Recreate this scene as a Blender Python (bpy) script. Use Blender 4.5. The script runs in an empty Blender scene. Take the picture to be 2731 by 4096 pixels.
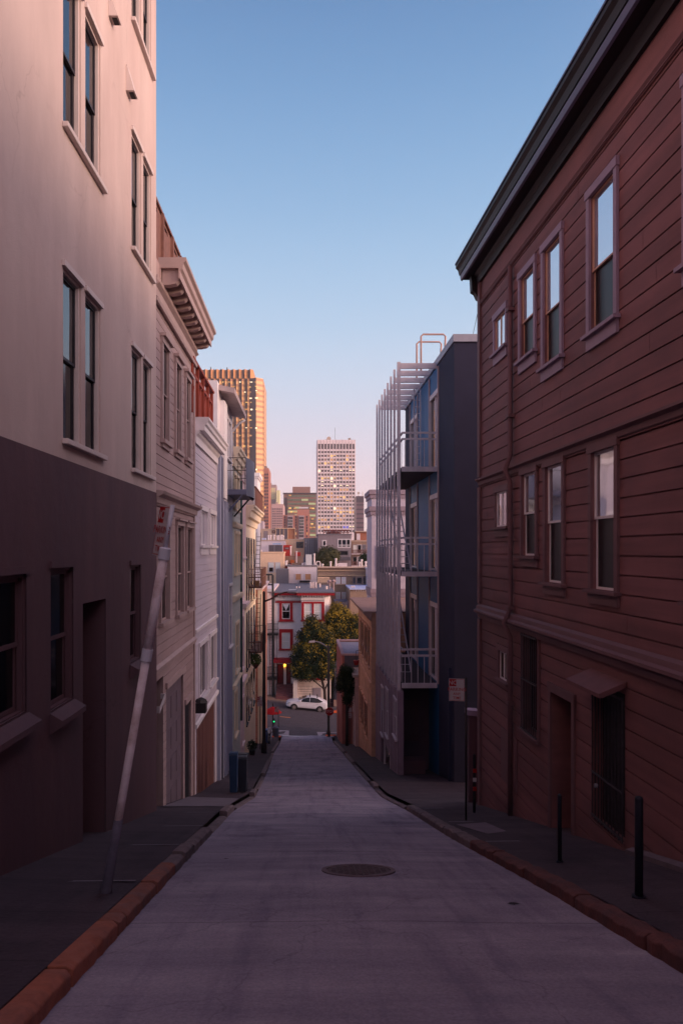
SUNAZ, SUN_E, SUN_ANG, SKY_E, EXPO = 112.0, 3.6, 24.0, 1.12, 0.0
GLOW = (2.3, 1.5, 1.25)
HAZE = .00028
SKY = [(0.0, (246, 210, 204)), (.03, (244, 212, 210)), (.075, (240, 214, 220)), (.13, (226, 216, 230)), (.2, (204, 215, 235)), (.29, (176, 205, 232)), (.42, (138, 180, 219)), (.58, (92, 141, 192)), (.72, (68, 104, 152)), (1.0, (60, 60, 104))]
import bpy, math, random
from mathutils import Vector, Matrix
random.seed(7)
F = 2943.5            # focal length in photo pixels
PX, PY = 1219.0, 2203.0
scene = bpy.context.scene
COL = scene.collection

# ------------------------------------------------------------------ helpers
def s2l(r, g, b):
    def f(c):
        c /= 255.0
        return c / 12.92 if c <= 0.04045 else ((c + 0.055) / 1.055) ** 2.4
    return (f(r), f(g), f(b))

def at(x, y, d):
    return Vector(((x - PX) / F * d, d, (PY - y) / F * d))

def lerp(a, b, t):
    return a + (b - a) * t

def table(tab):
    def f(d):
        if d <= tab[0][0]:
            (a, u), (b, v) = tab[0], tab[1]
        elif d >= tab[-1][0]:
            (a, u), (b, v) = tab[-2], tab[-1]
        else:
            for (a, u), (b, v) in zip(tab, tab[1:]):
                if a <= d <= b:
                    break
        return u + (v - u) * (d - a) / (b - a)
    return f

G = table([(-12, 1.30), (0, -1.80), (4.7, -3.02), (9.84, -4.34), (19, -6.75), (26, -8.7), (33, -10.25),
           (42, -12.1), (49.5, -13.6), (63, -16.4), (68, -17.1), (72, -17.4)])
ROAD_L = table([(-12, -1.66), (4.7, -1.70), (10, -1.76), (19, -1.88), (25.5, -1.75), (37, -1.88), (51, -2.1), (66, -2.1)])
ROAD_R = table([(-12, 2.98), (4, 2.95), (8.5, 2.9), (13.7, 2.72), (19.5, 2.71), (33, 2.7), (49.5, 2.54), (63, 2.42), (68, 2.4)])

def cross_z(x, y):     # the street across the foot of the hill
    xx = max(-60.0, min(60.0, x))
    k = max(0.0, min(1.0, (y - 67) / 6.0))
    return lerp(-17.0, -18.13, max(0.0, min(1.0, (y - 67) / 17.0))) - 0.097 * (xx - 0.3) * k

# ------------------------------------------------------------------ materials
def new_mat(name):
    m = bpy.data.materials.new(name)
    m.use_nodes = True
    nt = m.node_tree
    return m, nt, nt.nodes, nt.links, nt.nodes['Principled BSDF']

def M(name, rgb, rough=0.8, var=0.18, scale=2.5, stretch=(1, 1, 1), bump=0.0, bscale=40, spec=0.3, metal=0.0,
      grime=None, gscale=0.5, gstretch=(1, 1, 1), gamt=0.5, ior=None, linear=False):
    m, nt, N, L, P = new_mat(name)
    col = rgb if linear else s2l(*rgb)
    tc = N.new('ShaderNodeTexCoord')
    mp = N.new('ShaderNodeMapping'); mp.inputs['Scale'].default_value = stretch
    L.new(tc.outputs['Object'], mp.inputs[0])
    nz = N.new('ShaderNodeTexNoise'); nz.inputs['Scale'].default_value = scale
    nz.inputs['Detail'].default_value = 7; nz.inputs['Roughness'].default_value = 0.6
    L.new(mp.outputs[0], nz.inputs[0])
    rp = N.new('ShaderNodeValToRGB')
    rp.color_ramp.elements[0].position = 0.3; rp.color_ramp.elements[1].position = 0.7
    rp.color_ramp.elements[0].color = (*[c * (1 - var) for c in col], 1)
    rp.color_ramp.elements[1].color = (*[min(0.95, c * (1 + var)) for c in col], 1)
    L.new(nz.outputs['Fac'], rp.inputs[0])
    out = rp.outputs[0]
    if grime:
        g = s2l(*grime)
        mp2 = N.new('ShaderNodeMapping'); mp2.inputs['Scale'].default_value = gstretch
        L.new(tc.outputs['Object'], mp2.inputs[0])
        n2 = N.new('ShaderNodeTexNoise'); n2.inputs['Scale'].default_value = gscale
        n2.inputs['Detail'].default_value = 9; n2.inputs['Roughness'].default_value = 0.65
        L.new(mp2.outputs[0], n2.inputs[0])
        r2 = N.new('ShaderNodeValToRGB')
        r2.color_ramp.elements[0].position = 0.42; r2.color_ramp.elements[1].position = 0.72
        r2.color_ramp.elements[0].color = (0, 0, 0, 1); r2.color_ramp.elements[1].color = (gamt, gamt, gamt, 1)
        L.new(n2.outputs['Fac'], r2.inputs[0])
        mx = N.new('ShaderNodeMix'); mx.data_type = 'RGBA'
        L.new(r2.outputs[0], mx.inputs['Factor']); L.new(out, mx.inputs['A']); mx.inputs['B'].default_value = (*g, 1)
        out = mx.outputs['Result']
    L.new(out, P.inputs['Base Color'])
    P.inputs['Roughness'].default_value = rough
    P.inputs['Specular IOR Level'].default_value = spec
    P.inputs['Metallic'].default_value = metal
    if ior: P.inputs['IOR'].default_value = ior
    if bump:
        n3 = N.new('ShaderNodeTexNoise'); n3.inputs['Scale'].default_value = bscale; n3.inputs['Detail'].default_value = 4
        L.new(tc.outputs['Object'], n3.inputs[0])
        b = N.new('ShaderNodeBump'); b.inputs['Strength'].default_value = bump; b.inputs['Distance'].default_value = 0.02
        L.new(n3.outputs['Fac'], b.inputs['Height']); L.new(b.outputs[0], P.inputs['Normal'])
    return m

def glass(name, tint=(18, 20, 26), rough=0.04, ior=1.9, wav=0.02):
    m, nt, N, L, P = new_mat(name)
    P.inputs['Base Color'].default_value = (*s2l(*tint), 1)
    P.inputs['Roughness'].default_value = rough
    P.inputs['IOR'].default_value = ior
    tc = N.new('ShaderNodeTexCoord')
    n3 = N.new('ShaderNodeTexNoise'); n3.inputs['Scale'].default_value = 1.3; n3.inputs['Detail'].default_value = 1
    L.new(tc.outputs['Object'], n3.inputs[0])
    b = N.new('ShaderNodeBump'); b.inputs['Strength'].default_value = wav; b.inputs['Distance'].default_value = 0.3
    L.new(n3.outputs['Fac'], b.inputs['Height']); L.new(b.outputs[0], P.inputs['Normal'])
    return m

def emit(name, rgb, strength):
    m, nt, N, L, P = new_mat(name)
    P.inputs['Base Color'].default_value = (*[c * .4 for c in s2l(*rgb)], 1)
    P.inputs['Emission Color'].default_value = (*s2l(*rgb), 1)
    P.inputs['Emission Strength'].default_value = strength
    return m

# ------------------------------------------------------------------ mesh builder
class MB:
    def __init__(self):
        self.v = []; self.f = []; self.mi = []; self.cur = 0
    def quad(self, *p):
        n = len(self.v); self.v += [tuple(q) for q in p]; self.f.append(tuple(range(n, n + len(p)))); self.mi.append(self.cur)
        return self
    def hexa(self, p):   # 8 points: bottom 4 (ccw), top 4
        n = len(self.v); self.v += [tuple(q) for q in p]
        for q in ((0, 3, 2, 1), (4, 5, 6, 7), (0, 1, 5, 4), (1, 2, 6, 5), (2, 3, 7, 6), (3, 0, 4, 7)):
            self.f.append(tuple(n + i for i in q)); self.mi.append(self.cur)
        return self
    def box(self, x0, x1, y0, y1, z0, z1):
        return self.hexa([(x0, y0, z0), (x1, y0, z0), (x1, y1, z0), (x0, y1, z0), (x0, y0, z1), (x1, y0, z1), (x1, y1, z1), (x0, y1, z1)])
    def fbox(self, fac, d0, d1, z0, z1, o0, o1):
        p = fac.pt
        return self.hexa([p(d0, z0, o0), p(d0, z0, o1), p(d1, z0, o1), p(d1, z0, o0), p(d0, z1, o0), p(d0, z1, o1), p(d1, z1, o1), p(d1, z1, o0)])
    def fprof(self, fac, prof, d0, d1):   # closed (o, z) profile swept along the facade
        n = len(self.v); k = len(prof)
        self.v += [fac.pt(d0, z, o) for o, z in prof] + [fac.pt(d1, z, o) for o, z in prof]
        for i in range(k):
            j = (i + 1) % k
            self.f.append((n + i, n + j, n + k + j, n + k + i)); self.mi.append(self.cur)
        self.f.append(tuple(n + i for i in reversed(range(k)))); self.f.append(tuple(n + k + i for i in range(k))); self.mi += [self.cur] * 2
        return self
    def xprof(self, prof, x0, x1):        # closed (y, z) profile swept along x
        n = len(self.v); k = len(prof)
        self.v += [(x0, y, z) for y, z in prof] + [(x1, y, z) for y, z in prof]
        for i in range(k):
            j = (i + 1) % k
            self.f.append((n + i, n + j, n + k + j, n + k + i)); self.mi.append(self.cur)
        self.f.append(tuple(n + i for i in reversed(range(k)))); self.f.append(tuple(n + k + i for i in range(k))); self.mi += [self.cur] * 2
        return self
    def poly(self, pts, vec):             # flat polygon extruded by vec
        n = len(self.v); k = len(pts); vec = Vector(vec)
        self.v += [tuple(p) for p in pts] + [tuple(Vector(p) + vec) for p in pts]
        for i in range(k):
            j = (i + 1) % k
            self.f.append((n + i, n + j, n + k + j, n + k + i)); self.mi.append(self.cur)
        self.f.append(tuple(n + i for i in reversed(range(k)))); self.f.append(tuple(n + k + i for i in range(k))); self.mi += [self.cur] * 2
        return self
    def tube(self, pts, r, n=10, caps=True):
        pts = [Vector(p) for p in pts]
        rs = r if isinstance(r, (list, tuple)) else [r] * len(pts)
        base = len(self.v); up = None
        for i, p in enumerate(pts):
            t = (pts[min(i + 1, len(pts) - 1)] - pts[max(i - 1, 0)]).normalized()
            a = Vector((0, 0, 1)) if abs(t.z) < 0.95 else Vector((0, 1, 0))
            u = t.cross(a).normalized(); w = t.cross(u).normalized()
            if up is not None:
                u = (up - t * up.dot(t)).normalized(); w = t.cross(u).normalized()
            up = u
            for k in range(n):
                an = 2 * math.pi * k / n
                self.v.append(tuple(p + (u * math.cos(an) + w * math.sin(an)) * rs[i]))
        for i in range(len(pts) - 1):
            for k in range(n):
                a = base + i * n + k; b = base + i * n + (k + 1) % n
                self.f.append((a, b, b + n, a + n)); self.mi.append(self.cur)
        if caps:
            self.f.append(tuple(base + k for k in reversed(range(n)))); self.f.append(tuple(base + (len(pts) - 1) * n + k for k in range(n))); self.mi += [self.cur] * 2
        return self
    def lathe(self, c, prof, n=20, axis='z'):   # (r, h) profile around an axis through c
        base = len(self.v); c = Vector(c)
        for r, h in prof:
            for k in range(n):
                a = 2 * math.pi * k / n
                q = {'z': (r * math.cos(a), r * math.sin(a), h), 'y': (r * math.cos(a), h, r * math.sin(a)), 'x': (h, r * math.cos(a), r * math.sin(a))}[axis]
                self.v.append(tuple(c + Vector(q)))
        for i in range(len(prof) - 1):
            for k in range(n):
                a = base + i * n + k; b = base + i * n + (k + 1) % n
                self.f.append((a, b, b + n, a + n)); self.mi.append(self.cur)
        self.f.append(tuple(base + k for k in reversed(range(n)))); self.f.append(tuple(base + (len(prof) - 1) * n + k for k in range(n))); self.mi += [self.cur] * 2
        return self
    def build(self, name, mat, parent=None, loc=None, smooth=False, bevel=0, fix=True):
        org = Vector((0, 0, 0))
        if parent is not None:
            q = parent
            while q is not None:
                org += q.location; q = q.parent
        elif loc is not None:
            org = Vector(loc)
        me = bpy.data.meshes.new(name)
        me.from_pydata([tuple(Vector(p) - org) for p in self.v], [], self.f)
        for m in (mat if isinstance(mat, (list, tuple)) else [mat]):
            me.materials.append(m)
        for p, i in zip(me.polygons, self.mi):
            p.material_index = i; p.use_smooth = smooth
        me.validate()
        if fix:
            import bmesh
            bm = bmesh.new(); bm.from_mesh(me)
            bmesh.ops.recalc_face_normals(bm, faces=bm.faces)
            bm.to_mesh(me); bm.free()
        me.update()
        o = bpy.data.objects.new(name, me); COL.objects.link(o)
        if parent is not None: o.parent = parent
        else: o.location = org
        if bevel:
            b = o.modifiers.new('bevel', 'BEVEL'); b.width = bevel; b.segments = 2; b.limit_method = 'ANGLE'
        return o

def tag(o, label=None, cat=None, group=None, kind=None):
    for k, v in (('label', label), ('category', cat), ('group', group), ('kind', kind)):
        if v: o[k] = v
    return o

def thing(name, loc, label, cat, group=None):
    o = bpy.data.objects.new(name, None); o.empty_display_size = 0.3
    COL.objects.link(o); o.location = Vector(loc)
    return tag(o, label, cat, group)

class Fac:           # a facade along the street: x = x0 + k (d - d0), outward = side
    def __init__(s, x0, side, k=0.0, d0=0.0):
        s.x0, s.side, s.k, s.d0 = x0, side, k, d0
    def pt(s, d, z, o=0.0):
        return (s.x0 + s.k * (d - s.d0) + s.side * o, d, z)
    def d(s, sx):
        return (s.x0 - s.k * s.d0) / ((sx - PX) / F - s.k)
    def z(s, sx, sy):
        return (PY - sy) / F * s.d(sx)

def fac_wall(mb, fac, d0, d1, rows, holes, rev=0.15, back=10.0, top=True, revs=None):
    """rows = [(z0, z1, offset)] bottom up; holes = [(da, db, za, zb)] cut through; body closed behind."""
    for i, (z0, z1, off) in enumerate(rows):
        zs = sorted({z0, z1} | {z for h in holes for z in h[2:4] if z0 < z < z1})
        for a, b in zip(zs, zs[1:]):
            act = sorted([h for h in holes if h[2] < b - 1e-6 and h[3] > a + 1e-6])
            c = d0
            for h in act:
                if h[0] > c: mb.quad(fac.pt(c, a, off), fac.pt(h[0], a, off), fac.pt(h[0], b, off), fac.pt(c, b, off))
                c = max(c, h[1])
            if c < d1: mb.quad(fac.pt(c, a, off), fac.pt(d1, a, off), fac.pt(d1, b, off), fac.pt(c, b, off))
        if i + 1 < len(rows) and abs(rows[i + 1][2] - off) > 1e-6:
            o2 = rows[i + 1][2]
            act = sorted([h for h in holes if h[2] < z1 - 1e-6 and h[3] > z1 + 1e-6]); c = d0
            for h in act:
                if h[0] > c: mb.quad(fac.pt(c, z1, off), fac.pt(h[0], z1, off), fac.pt(h[0], z1, o2), fac.pt(c, z1, o2))
                c = max(c, h[1])
            if c < d1: mb.quad(fac.pt(c, z1, off), fac.pt(d1, z1, off), fac.pt(d1, z1, o2), fac.pt(c, z1, o2))
    for i, (a, b, u, v) in enumerate(holes):
        r = revs[i] if revs else rev
        for p in (((a, u), (b, u)), ((b, u), (b, v)), ((b, v), (a, v)), ((a, v), (a, u))):
            (pa, pu), (pb, pv) = p
            mb.quad(fac.pt(pa, pu, 0), fac.pt(pb, pv, 0), fac.pt(pb, pv, -r), fac.pt(pa, pu, -r))
        mb.quad(fac.pt(a, u, -r), fac.pt(b, u, -r), fac.pt(b, v, -r), fac.pt(a, v, -r))
    zb, zt = rows[0][0], rows[-1][1]
    mb.quad(fac.pt(d0, zb, 0), fac.pt(d0, zt, 0), fac.pt(d0, zt, -back), fac.pt(d0, zb, -back))
    mb.quad(fac.pt(d1, zb, 0), fac.pt(d1, zt, 0), fac.pt(d1, zt, -back), fac.pt(d1, zb, -back))
    mb.quad(fac.pt(d0, zb, -back), fac.pt(d1, zb, -back), fac.pt(d1, zt, -back), fac.pt(d0, zt, -back))
    if top: mb.quad(fac.pt(d0, zt, 0), fac.pt(d1, zt, 0), fac.pt(d1, zt, -back), fac.pt(d0, zt, -back))

def lap_rows(z0, z1, h, g=0.02, dep=0.022, lean=0.0):
    rows = []; z = z0
    while z < z1 - 1e-6:
        t = min(z + h, z1)
        if t - z > g * 2:
            rows.append((z, t - g, 0.0)); rows.append((t - g, t, -dep))
        else:
            rows.append((z, t, 0.0))
        z = t
    return rows

def fwin(fac, root, d0, d1, z0, z1, trim, sash, up, lo, cw=0.13, cp=0.04, rev=0.12, split=0.5, sw=0.05, sill=0.07, apron=0.0,
         head=0.0, name='window', style='hung', sillx=0.06, sillm=None):
    m = MB()
    if cw > 0:
        m.fbox(fac, d0 - cw, d0, z0, z1, 0.001, cp); m.fbox(fac, d1, d1 + cw, z0, z1, 0.001, cp)
        m.fbox(fac, d0 - cw - 0.02, d1 + cw + 0.02, z1, z1 + cw * 1.25, 0.001, cp + 0.015)
        if head: m.fbox(fac, d0 - cw - 0.06, d1 + cw + 0.06, z1 + cw * 1.25, z1 + cw * 1.25 + head, 0.001, cp + 0.09)
        if apron: m.fbox(fac, d0 - cw, d1 + cw, z0 - sill - apron, z0 - sill, 0.001, cp)
    else:
        t = 0.045
        m.fbox(fac, d0, d0 + t, z0, z1, -rev + .06, -.03); m.fbox(fac, d1 - t, d1, z0, z1, -rev + .06, -.03)
        m.fbox(fac, d0 + t, d1 - t, z1 - t, z1, -rev + .06, -.03)
        m.fbox(fac, d0 + t, d1 - t, z0, z0 + .02, -rev + .06, -.03)
        d0 += t; d1 -= t; z1 -= t; z0 += .02
    w = m.build(name, trim, root)
    s = MB(); zm = lerp(z0, z1, split)
    if style == 'hung':
        for a, b, o in ((zm - sw * .5, z1, -rev + 0.045), (z0, zm + sw * .5, -rev + 0.015)):
            s.fbox(fac, d0, d0 + sw, a, b, o, o + .035); s.fbox(fac, d1 - sw, d1, a, b, o, o + .035)
            s.fbox(fac, d0 + sw, d1 - sw, b - sw, b, o, o + .035); s.fbox(fac, d0 + sw, d1 - sw, a, a + sw, o, o + .035)
    else:
        o = -rev + .02; dm = lerp(d0, d1, .5)
        s.fbox(fac, d0, d0 + sw, z0, z1, o, o + .035); s.fbox(fac, d1 - sw, d1, z0, z1, o, o + .035)
        s.fbox(fac, d0 + sw, d1 - sw, z1 - sw, z1, o, o + .035); s.fbox(fac, d0 + sw, d1 - sw, z0, z0 + sw, o, o + .035)
        s.fbox(fac, dm - sw * .5, dm + sw * .5, z0 + sw, z1 - sw, o, o + .036)
    s.build('sash', sash, w)
    if style == 'hung':
        p = MB(); o = -rev + .058; p.fbox(fac, d0 + sw * .8, d1 - sw * .8, zm, z1 - sw * .8, o, o + .006); p.build('pane', up, w)
        p = MB(); o = -rev + .028; p.fbox(fac, d0 + sw * .8, d1 - sw * .8, z0 + sw * .8, zm, o, o + .006); p.build('pane', lo, w)
    else:
        o = -rev + .034; dm = lerp(d0, d1, .5)
        p = MB(); p.fbox(fac, d0 + sw * .8, dm - sw * .45, z0 + sw * .8, z1 - sw * .8, o, o + .006); p.build('pane', up, w)
        p = MB(); p.fbox(fac, dm + sw * .45, d1 - sw * .8, z0 + sw * .8, z1 - sw * .8, o, o + .006); p.build('pane', lo, w)
    if sill:
        p = MB(); e = cw + sillx
        p.fbox(fac, d0 - e, d1 + e, z0 - sill, z0 - .003, 0.001, cp + .07); p.fbox(fac, d0 + .002, d1 - .002, z0 - .02, z0 - .001, -rev + .001, 0)
        p.build('sill', sillm or trim, w)
    return w

def gridplane(name, xs, ys, zf, mat, loc=(0, 0, 0), kind='structure'):
    mb = MB()
    idx = {}
    for j, y in enumerate(ys):
        for i, xf in enumerate(xs):
            x = xf(y) if callable(xf) else xf
            idx[i, j] = len(mb.v); mb.v.append((x, y, zf(x, y)))
    for j in range(len(ys) - 1):
        for i in range(len(xs) - 1):
            mb.f.append((idx[i, j], idx[i + 1, j], idx[i + 1, j + 1], idx[i, j + 1])); mb.mi.append(0)
    o = mb.build(name, mat, None, loc, fix=False)
    return tag(o, kind=kind)

def frange(a, b, s):
    n = max(1, int(math.ceil((b - a) / s)))
    return [a + (b - a) * i / n for i in range(n + 1)]

def text_mb(s, size, origin, ux, uz, depth=0.004):
    """extruded lettering on the plane origin + ux*x + uz*z, centred on origin"""
    cu = bpy.data.curves.new('lettering', 'FONT'); cu.body = s; cu.size = size; cu.align_x = 'CENTER'; cu.align_y = 'CENTER'
    cu.offset = size * 0.012; cu.resolution_u = 3
    ob = bpy.data.objects.new('tmp', cu); COL.objects.link(ob)
    dg = bpy.context.evaluated_depsgraph_get(); me = ob.evaluated_get(dg).to_mesh()
    ux, uz = Vector(ux).normalized(), Vector(uz).normalized(); n = ux.cross(uz)
    mb = MB(); mb.v = [tuple(Vector(origin) + ux * v.co.x + uz * v.co.y + n * depth) for v in me.vertices]
    mb.f = [tuple(p.vertices) for p in me.polygons]; mb.mi = [0] * len(mb.f)
    ob.evaluated_get(dg).to_mesh_clear(); bpy.data.objects.remove(ob); bpy.data.curves.remove(cu)
    return mb
# ------------------------------------------------------------------ palette
m_stucco = M('cream_stucco', (200, 180, 176), .9, .08, 1.2, (1, 1, .35), .25, 60, grime=(168, 140, 138), gscale=.6, gstretch=(1, 1.0, .2), gamt=.4)
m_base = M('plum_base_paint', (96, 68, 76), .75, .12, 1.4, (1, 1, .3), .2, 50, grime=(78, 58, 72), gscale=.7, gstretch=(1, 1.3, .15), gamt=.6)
m_creamtrim = M('cream_trim', (206, 190, 188), .6, .06)
m_dkframe = M('dark_window_frame', (48, 44, 52), .5, .1)
m_beige = M('beige_clapboard', (172, 148, 148), .75, .1, 1.5, (1, .3, 2), .1, 60, grime=(150, 122, 116), gscale=.6, gstretch=(1, 1, .3), gamt=.4)
m_beigetrim = M('beige_trim', (176, 152, 150), .65, .08)
m_white = M('white_clapboard', (206, 196, 208), .7, .06, 1.5, (1, .3, 2), .1, 60, grime=(186, 176, 190), gscale=.6, gstretch=(1, 1, .3), gamt=.5)
m_whitetrim = M('white_trim', (228, 220, 224), .6, .05)
m_rust = M('rust_red_boards', (140, 62, 48), .75, .25, 4, (1, 1, .2))
m_brownwood = M('brown_planks', (112, 74, 70), .8, .35, 5, (1, 3, .15))
m_bluegrey = M('blue_grey_paint', (150, 152, 178), .6, .08)
m_cream = M('cream_plaster', (240, 220, 194), .8, .06, grime=(206, 176, 146), gscale=.5, gamt=.4)
m_sage = M('pale_sage_boards', (196, 196, 190), .7, .07)
m_pinkwhite = M('pinkish_white_boards', (232, 208, 210), .7, .06)
m_pink = M('salmon_stucco', (204, 136, 112), .85, .12, 2)
m_dark = M('dark_paint', (34, 30, 38), .6, .15)
m_iron = M('black_iron', (36, 30, 34), .55, .2, spec=.4)
m_steel = M('galvanised_steel', (150, 146, 156), .5, .15, 6, spec=.5, metal=.35)
m_bluesteel = M('blue_grey_steel', (96, 98, 124), .5, .1)
m_red = M('brick_red_boards', (131, 88, 91), .72, .22, 1.0, (1, .16, 3.4), .25, 45, grime=(92, 68, 74), gscale=.55, gstretch=(1, .5, .5), gamt=.75)
m_redtrim = M('mauve_trim', (150, 128, 150), .6, .07)
m_redtrim2 = M('brick_red_trim', (114, 82, 88), .65, .08)
m_wood = M('varnished_sash', (202, 160, 140), .5, .08)
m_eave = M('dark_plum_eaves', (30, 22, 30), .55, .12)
m_eavelt = M('plum_gutter_edge', (84, 74, 104), .4, .1)
m_glass = glass('window_glass')
m_glassb = glass('sky_glass', (222, 224, 232), .05, 1.6)
m_glassb.node_tree.nodes['Principled BSDF'].inputs['Metallic'].default_value = .85
m_screen = M('insect_screen', (36, 30, 36), .35, .55, 1.4, (1, 5, .15))
m_glassd = glass('dark_glass', (10, 10, 14), .08, 1.5)
m_blind = M('white_blind', (206, 204, 204), .5, .04)
m_lace = M('lace_curtain', (214, 206, 212), .8, .06)
m_warmglow = emit('warm_reflection_room', (255, 170, 90), .5)
m_kerb = M('worn_red_kerb', (142, 88, 74), .9, .2, 7, bump=.5, bscale=35, grime=(112, 96, 100), gscale=2.2, gamt=.85)
m_kerbg = M('stone_kerb', (120, 104, 108), .9, .2, 6, bump=.5, bscale=35, grime=(70, 58, 64), gscale=2, gamt=.6)
m_paper = M('white_enamel', (196, 186, 192), .45, .05)
m_signred = M('sign_red', (170, 26, 32), .45, .08)
m_pole = M('painted_grey_post', (220, 204, 214), .55, .1, 5, grime=(140, 98, 86), gscale=3, gamt=.8, bump=.3, bscale=60)
m_collar = M('pale_collar', (200, 198, 214), .45, .06)

def weather(m, rgb, scale, width, amt, drip=0.0):
    """hairline cracks (and drips) multiplied into an existing material, plus broad unevenness"""
    nt = m.node_tree; N, L = nt.nodes, nt.links; P = N['Principled BSDF']
    src = P.inputs['Base Color'].links[0].from_socket
    tc = N.new('ShaderNodeTexCoord')
    wn = N.new('ShaderNodeTexNoise'); wn.inputs['Scale'].default_value = 1.2; wn.inputs['Detail'].default_value = 6; L.new(tc.outputs['Object'], wn.inputs[0])
    wa = N.new('ShaderNodeVectorMath'); wa.operation = 'MULTIPLY_ADD'; L.new(wn.outputs['Color'], wa.inputs[0]); wa.inputs[1].default_value = (1, 1, 1); L.new(tc.outputs['Object'], wa.inputs[2])
    vo = N.new('ShaderNodeTexVoronoi'); vo.feature = 'DISTANCE_TO_EDGE'; vo.inputs['Scale'].default_value = scale; L.new(wa.outputs[0], vo.inputs['Vector'])
    vr = N.new('ShaderNodeValToRGB'); e = vr.color_ramp.elements; e[0].color = (*rgb, 1); e[1].position = width; e[1].color = (1, 1, 1, 1); L.new(vo.outputs['Distance'], vr.inputs[0])
    mk = N.new('ShaderNodeTexNoise'); mk.inputs['Scale'].default_value = .35; L.new(tc.outputs['Object'], mk.inputs[0])
    mr = N.new('ShaderNodeValToRGB'); e = mr.color_ramp.elements; e[0].position = .5; e[1].position = .6; e[0].color = (0, 0, 0, 1); e[1].color = (amt, amt, amt, 1); L.new(mk.outputs['Fac'], mr.inputs[0])
    mx = N.new('ShaderNodeMix'); mx.data_type = 'RGBA'; mx.blend_type = 'MULTIPLY'; L.new(mr.outputs[0], mx.inputs['Factor']); L.new(src, mx.inputs['A']); L.new(vr.outputs[0], mx.inputs['B'])
    L.new(mx.outputs['Result'], P.inputs['Base Color'])
    b2 = N.new('ShaderNodeTexNoise'); b2.inputs['Scale'].default_value = 3.5; b2.inputs['Detail'].default_value = 6; L.new(tc.outputs['Object'], b2.inputs[0])
    bp = N.new('ShaderNodeBump'); bp.inputs['Strength'].default_value = .35; bp.inputs['Distance'].default_value = .03; L.new(b2.outputs['Fac'], bp.inputs['Height'])
    if P.inputs['Normal'].links: L.new(P.inputs['Normal'].links[0].from_socket, bp.inputs['Normal'])
    L.new(bp.outputs[0], P.inputs['Normal'])
weather(m_stucco, (.6, .55, .55), .35, .004, .45); weather(m_base, (.6, .55, .55), .5, .006, .7)
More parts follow.
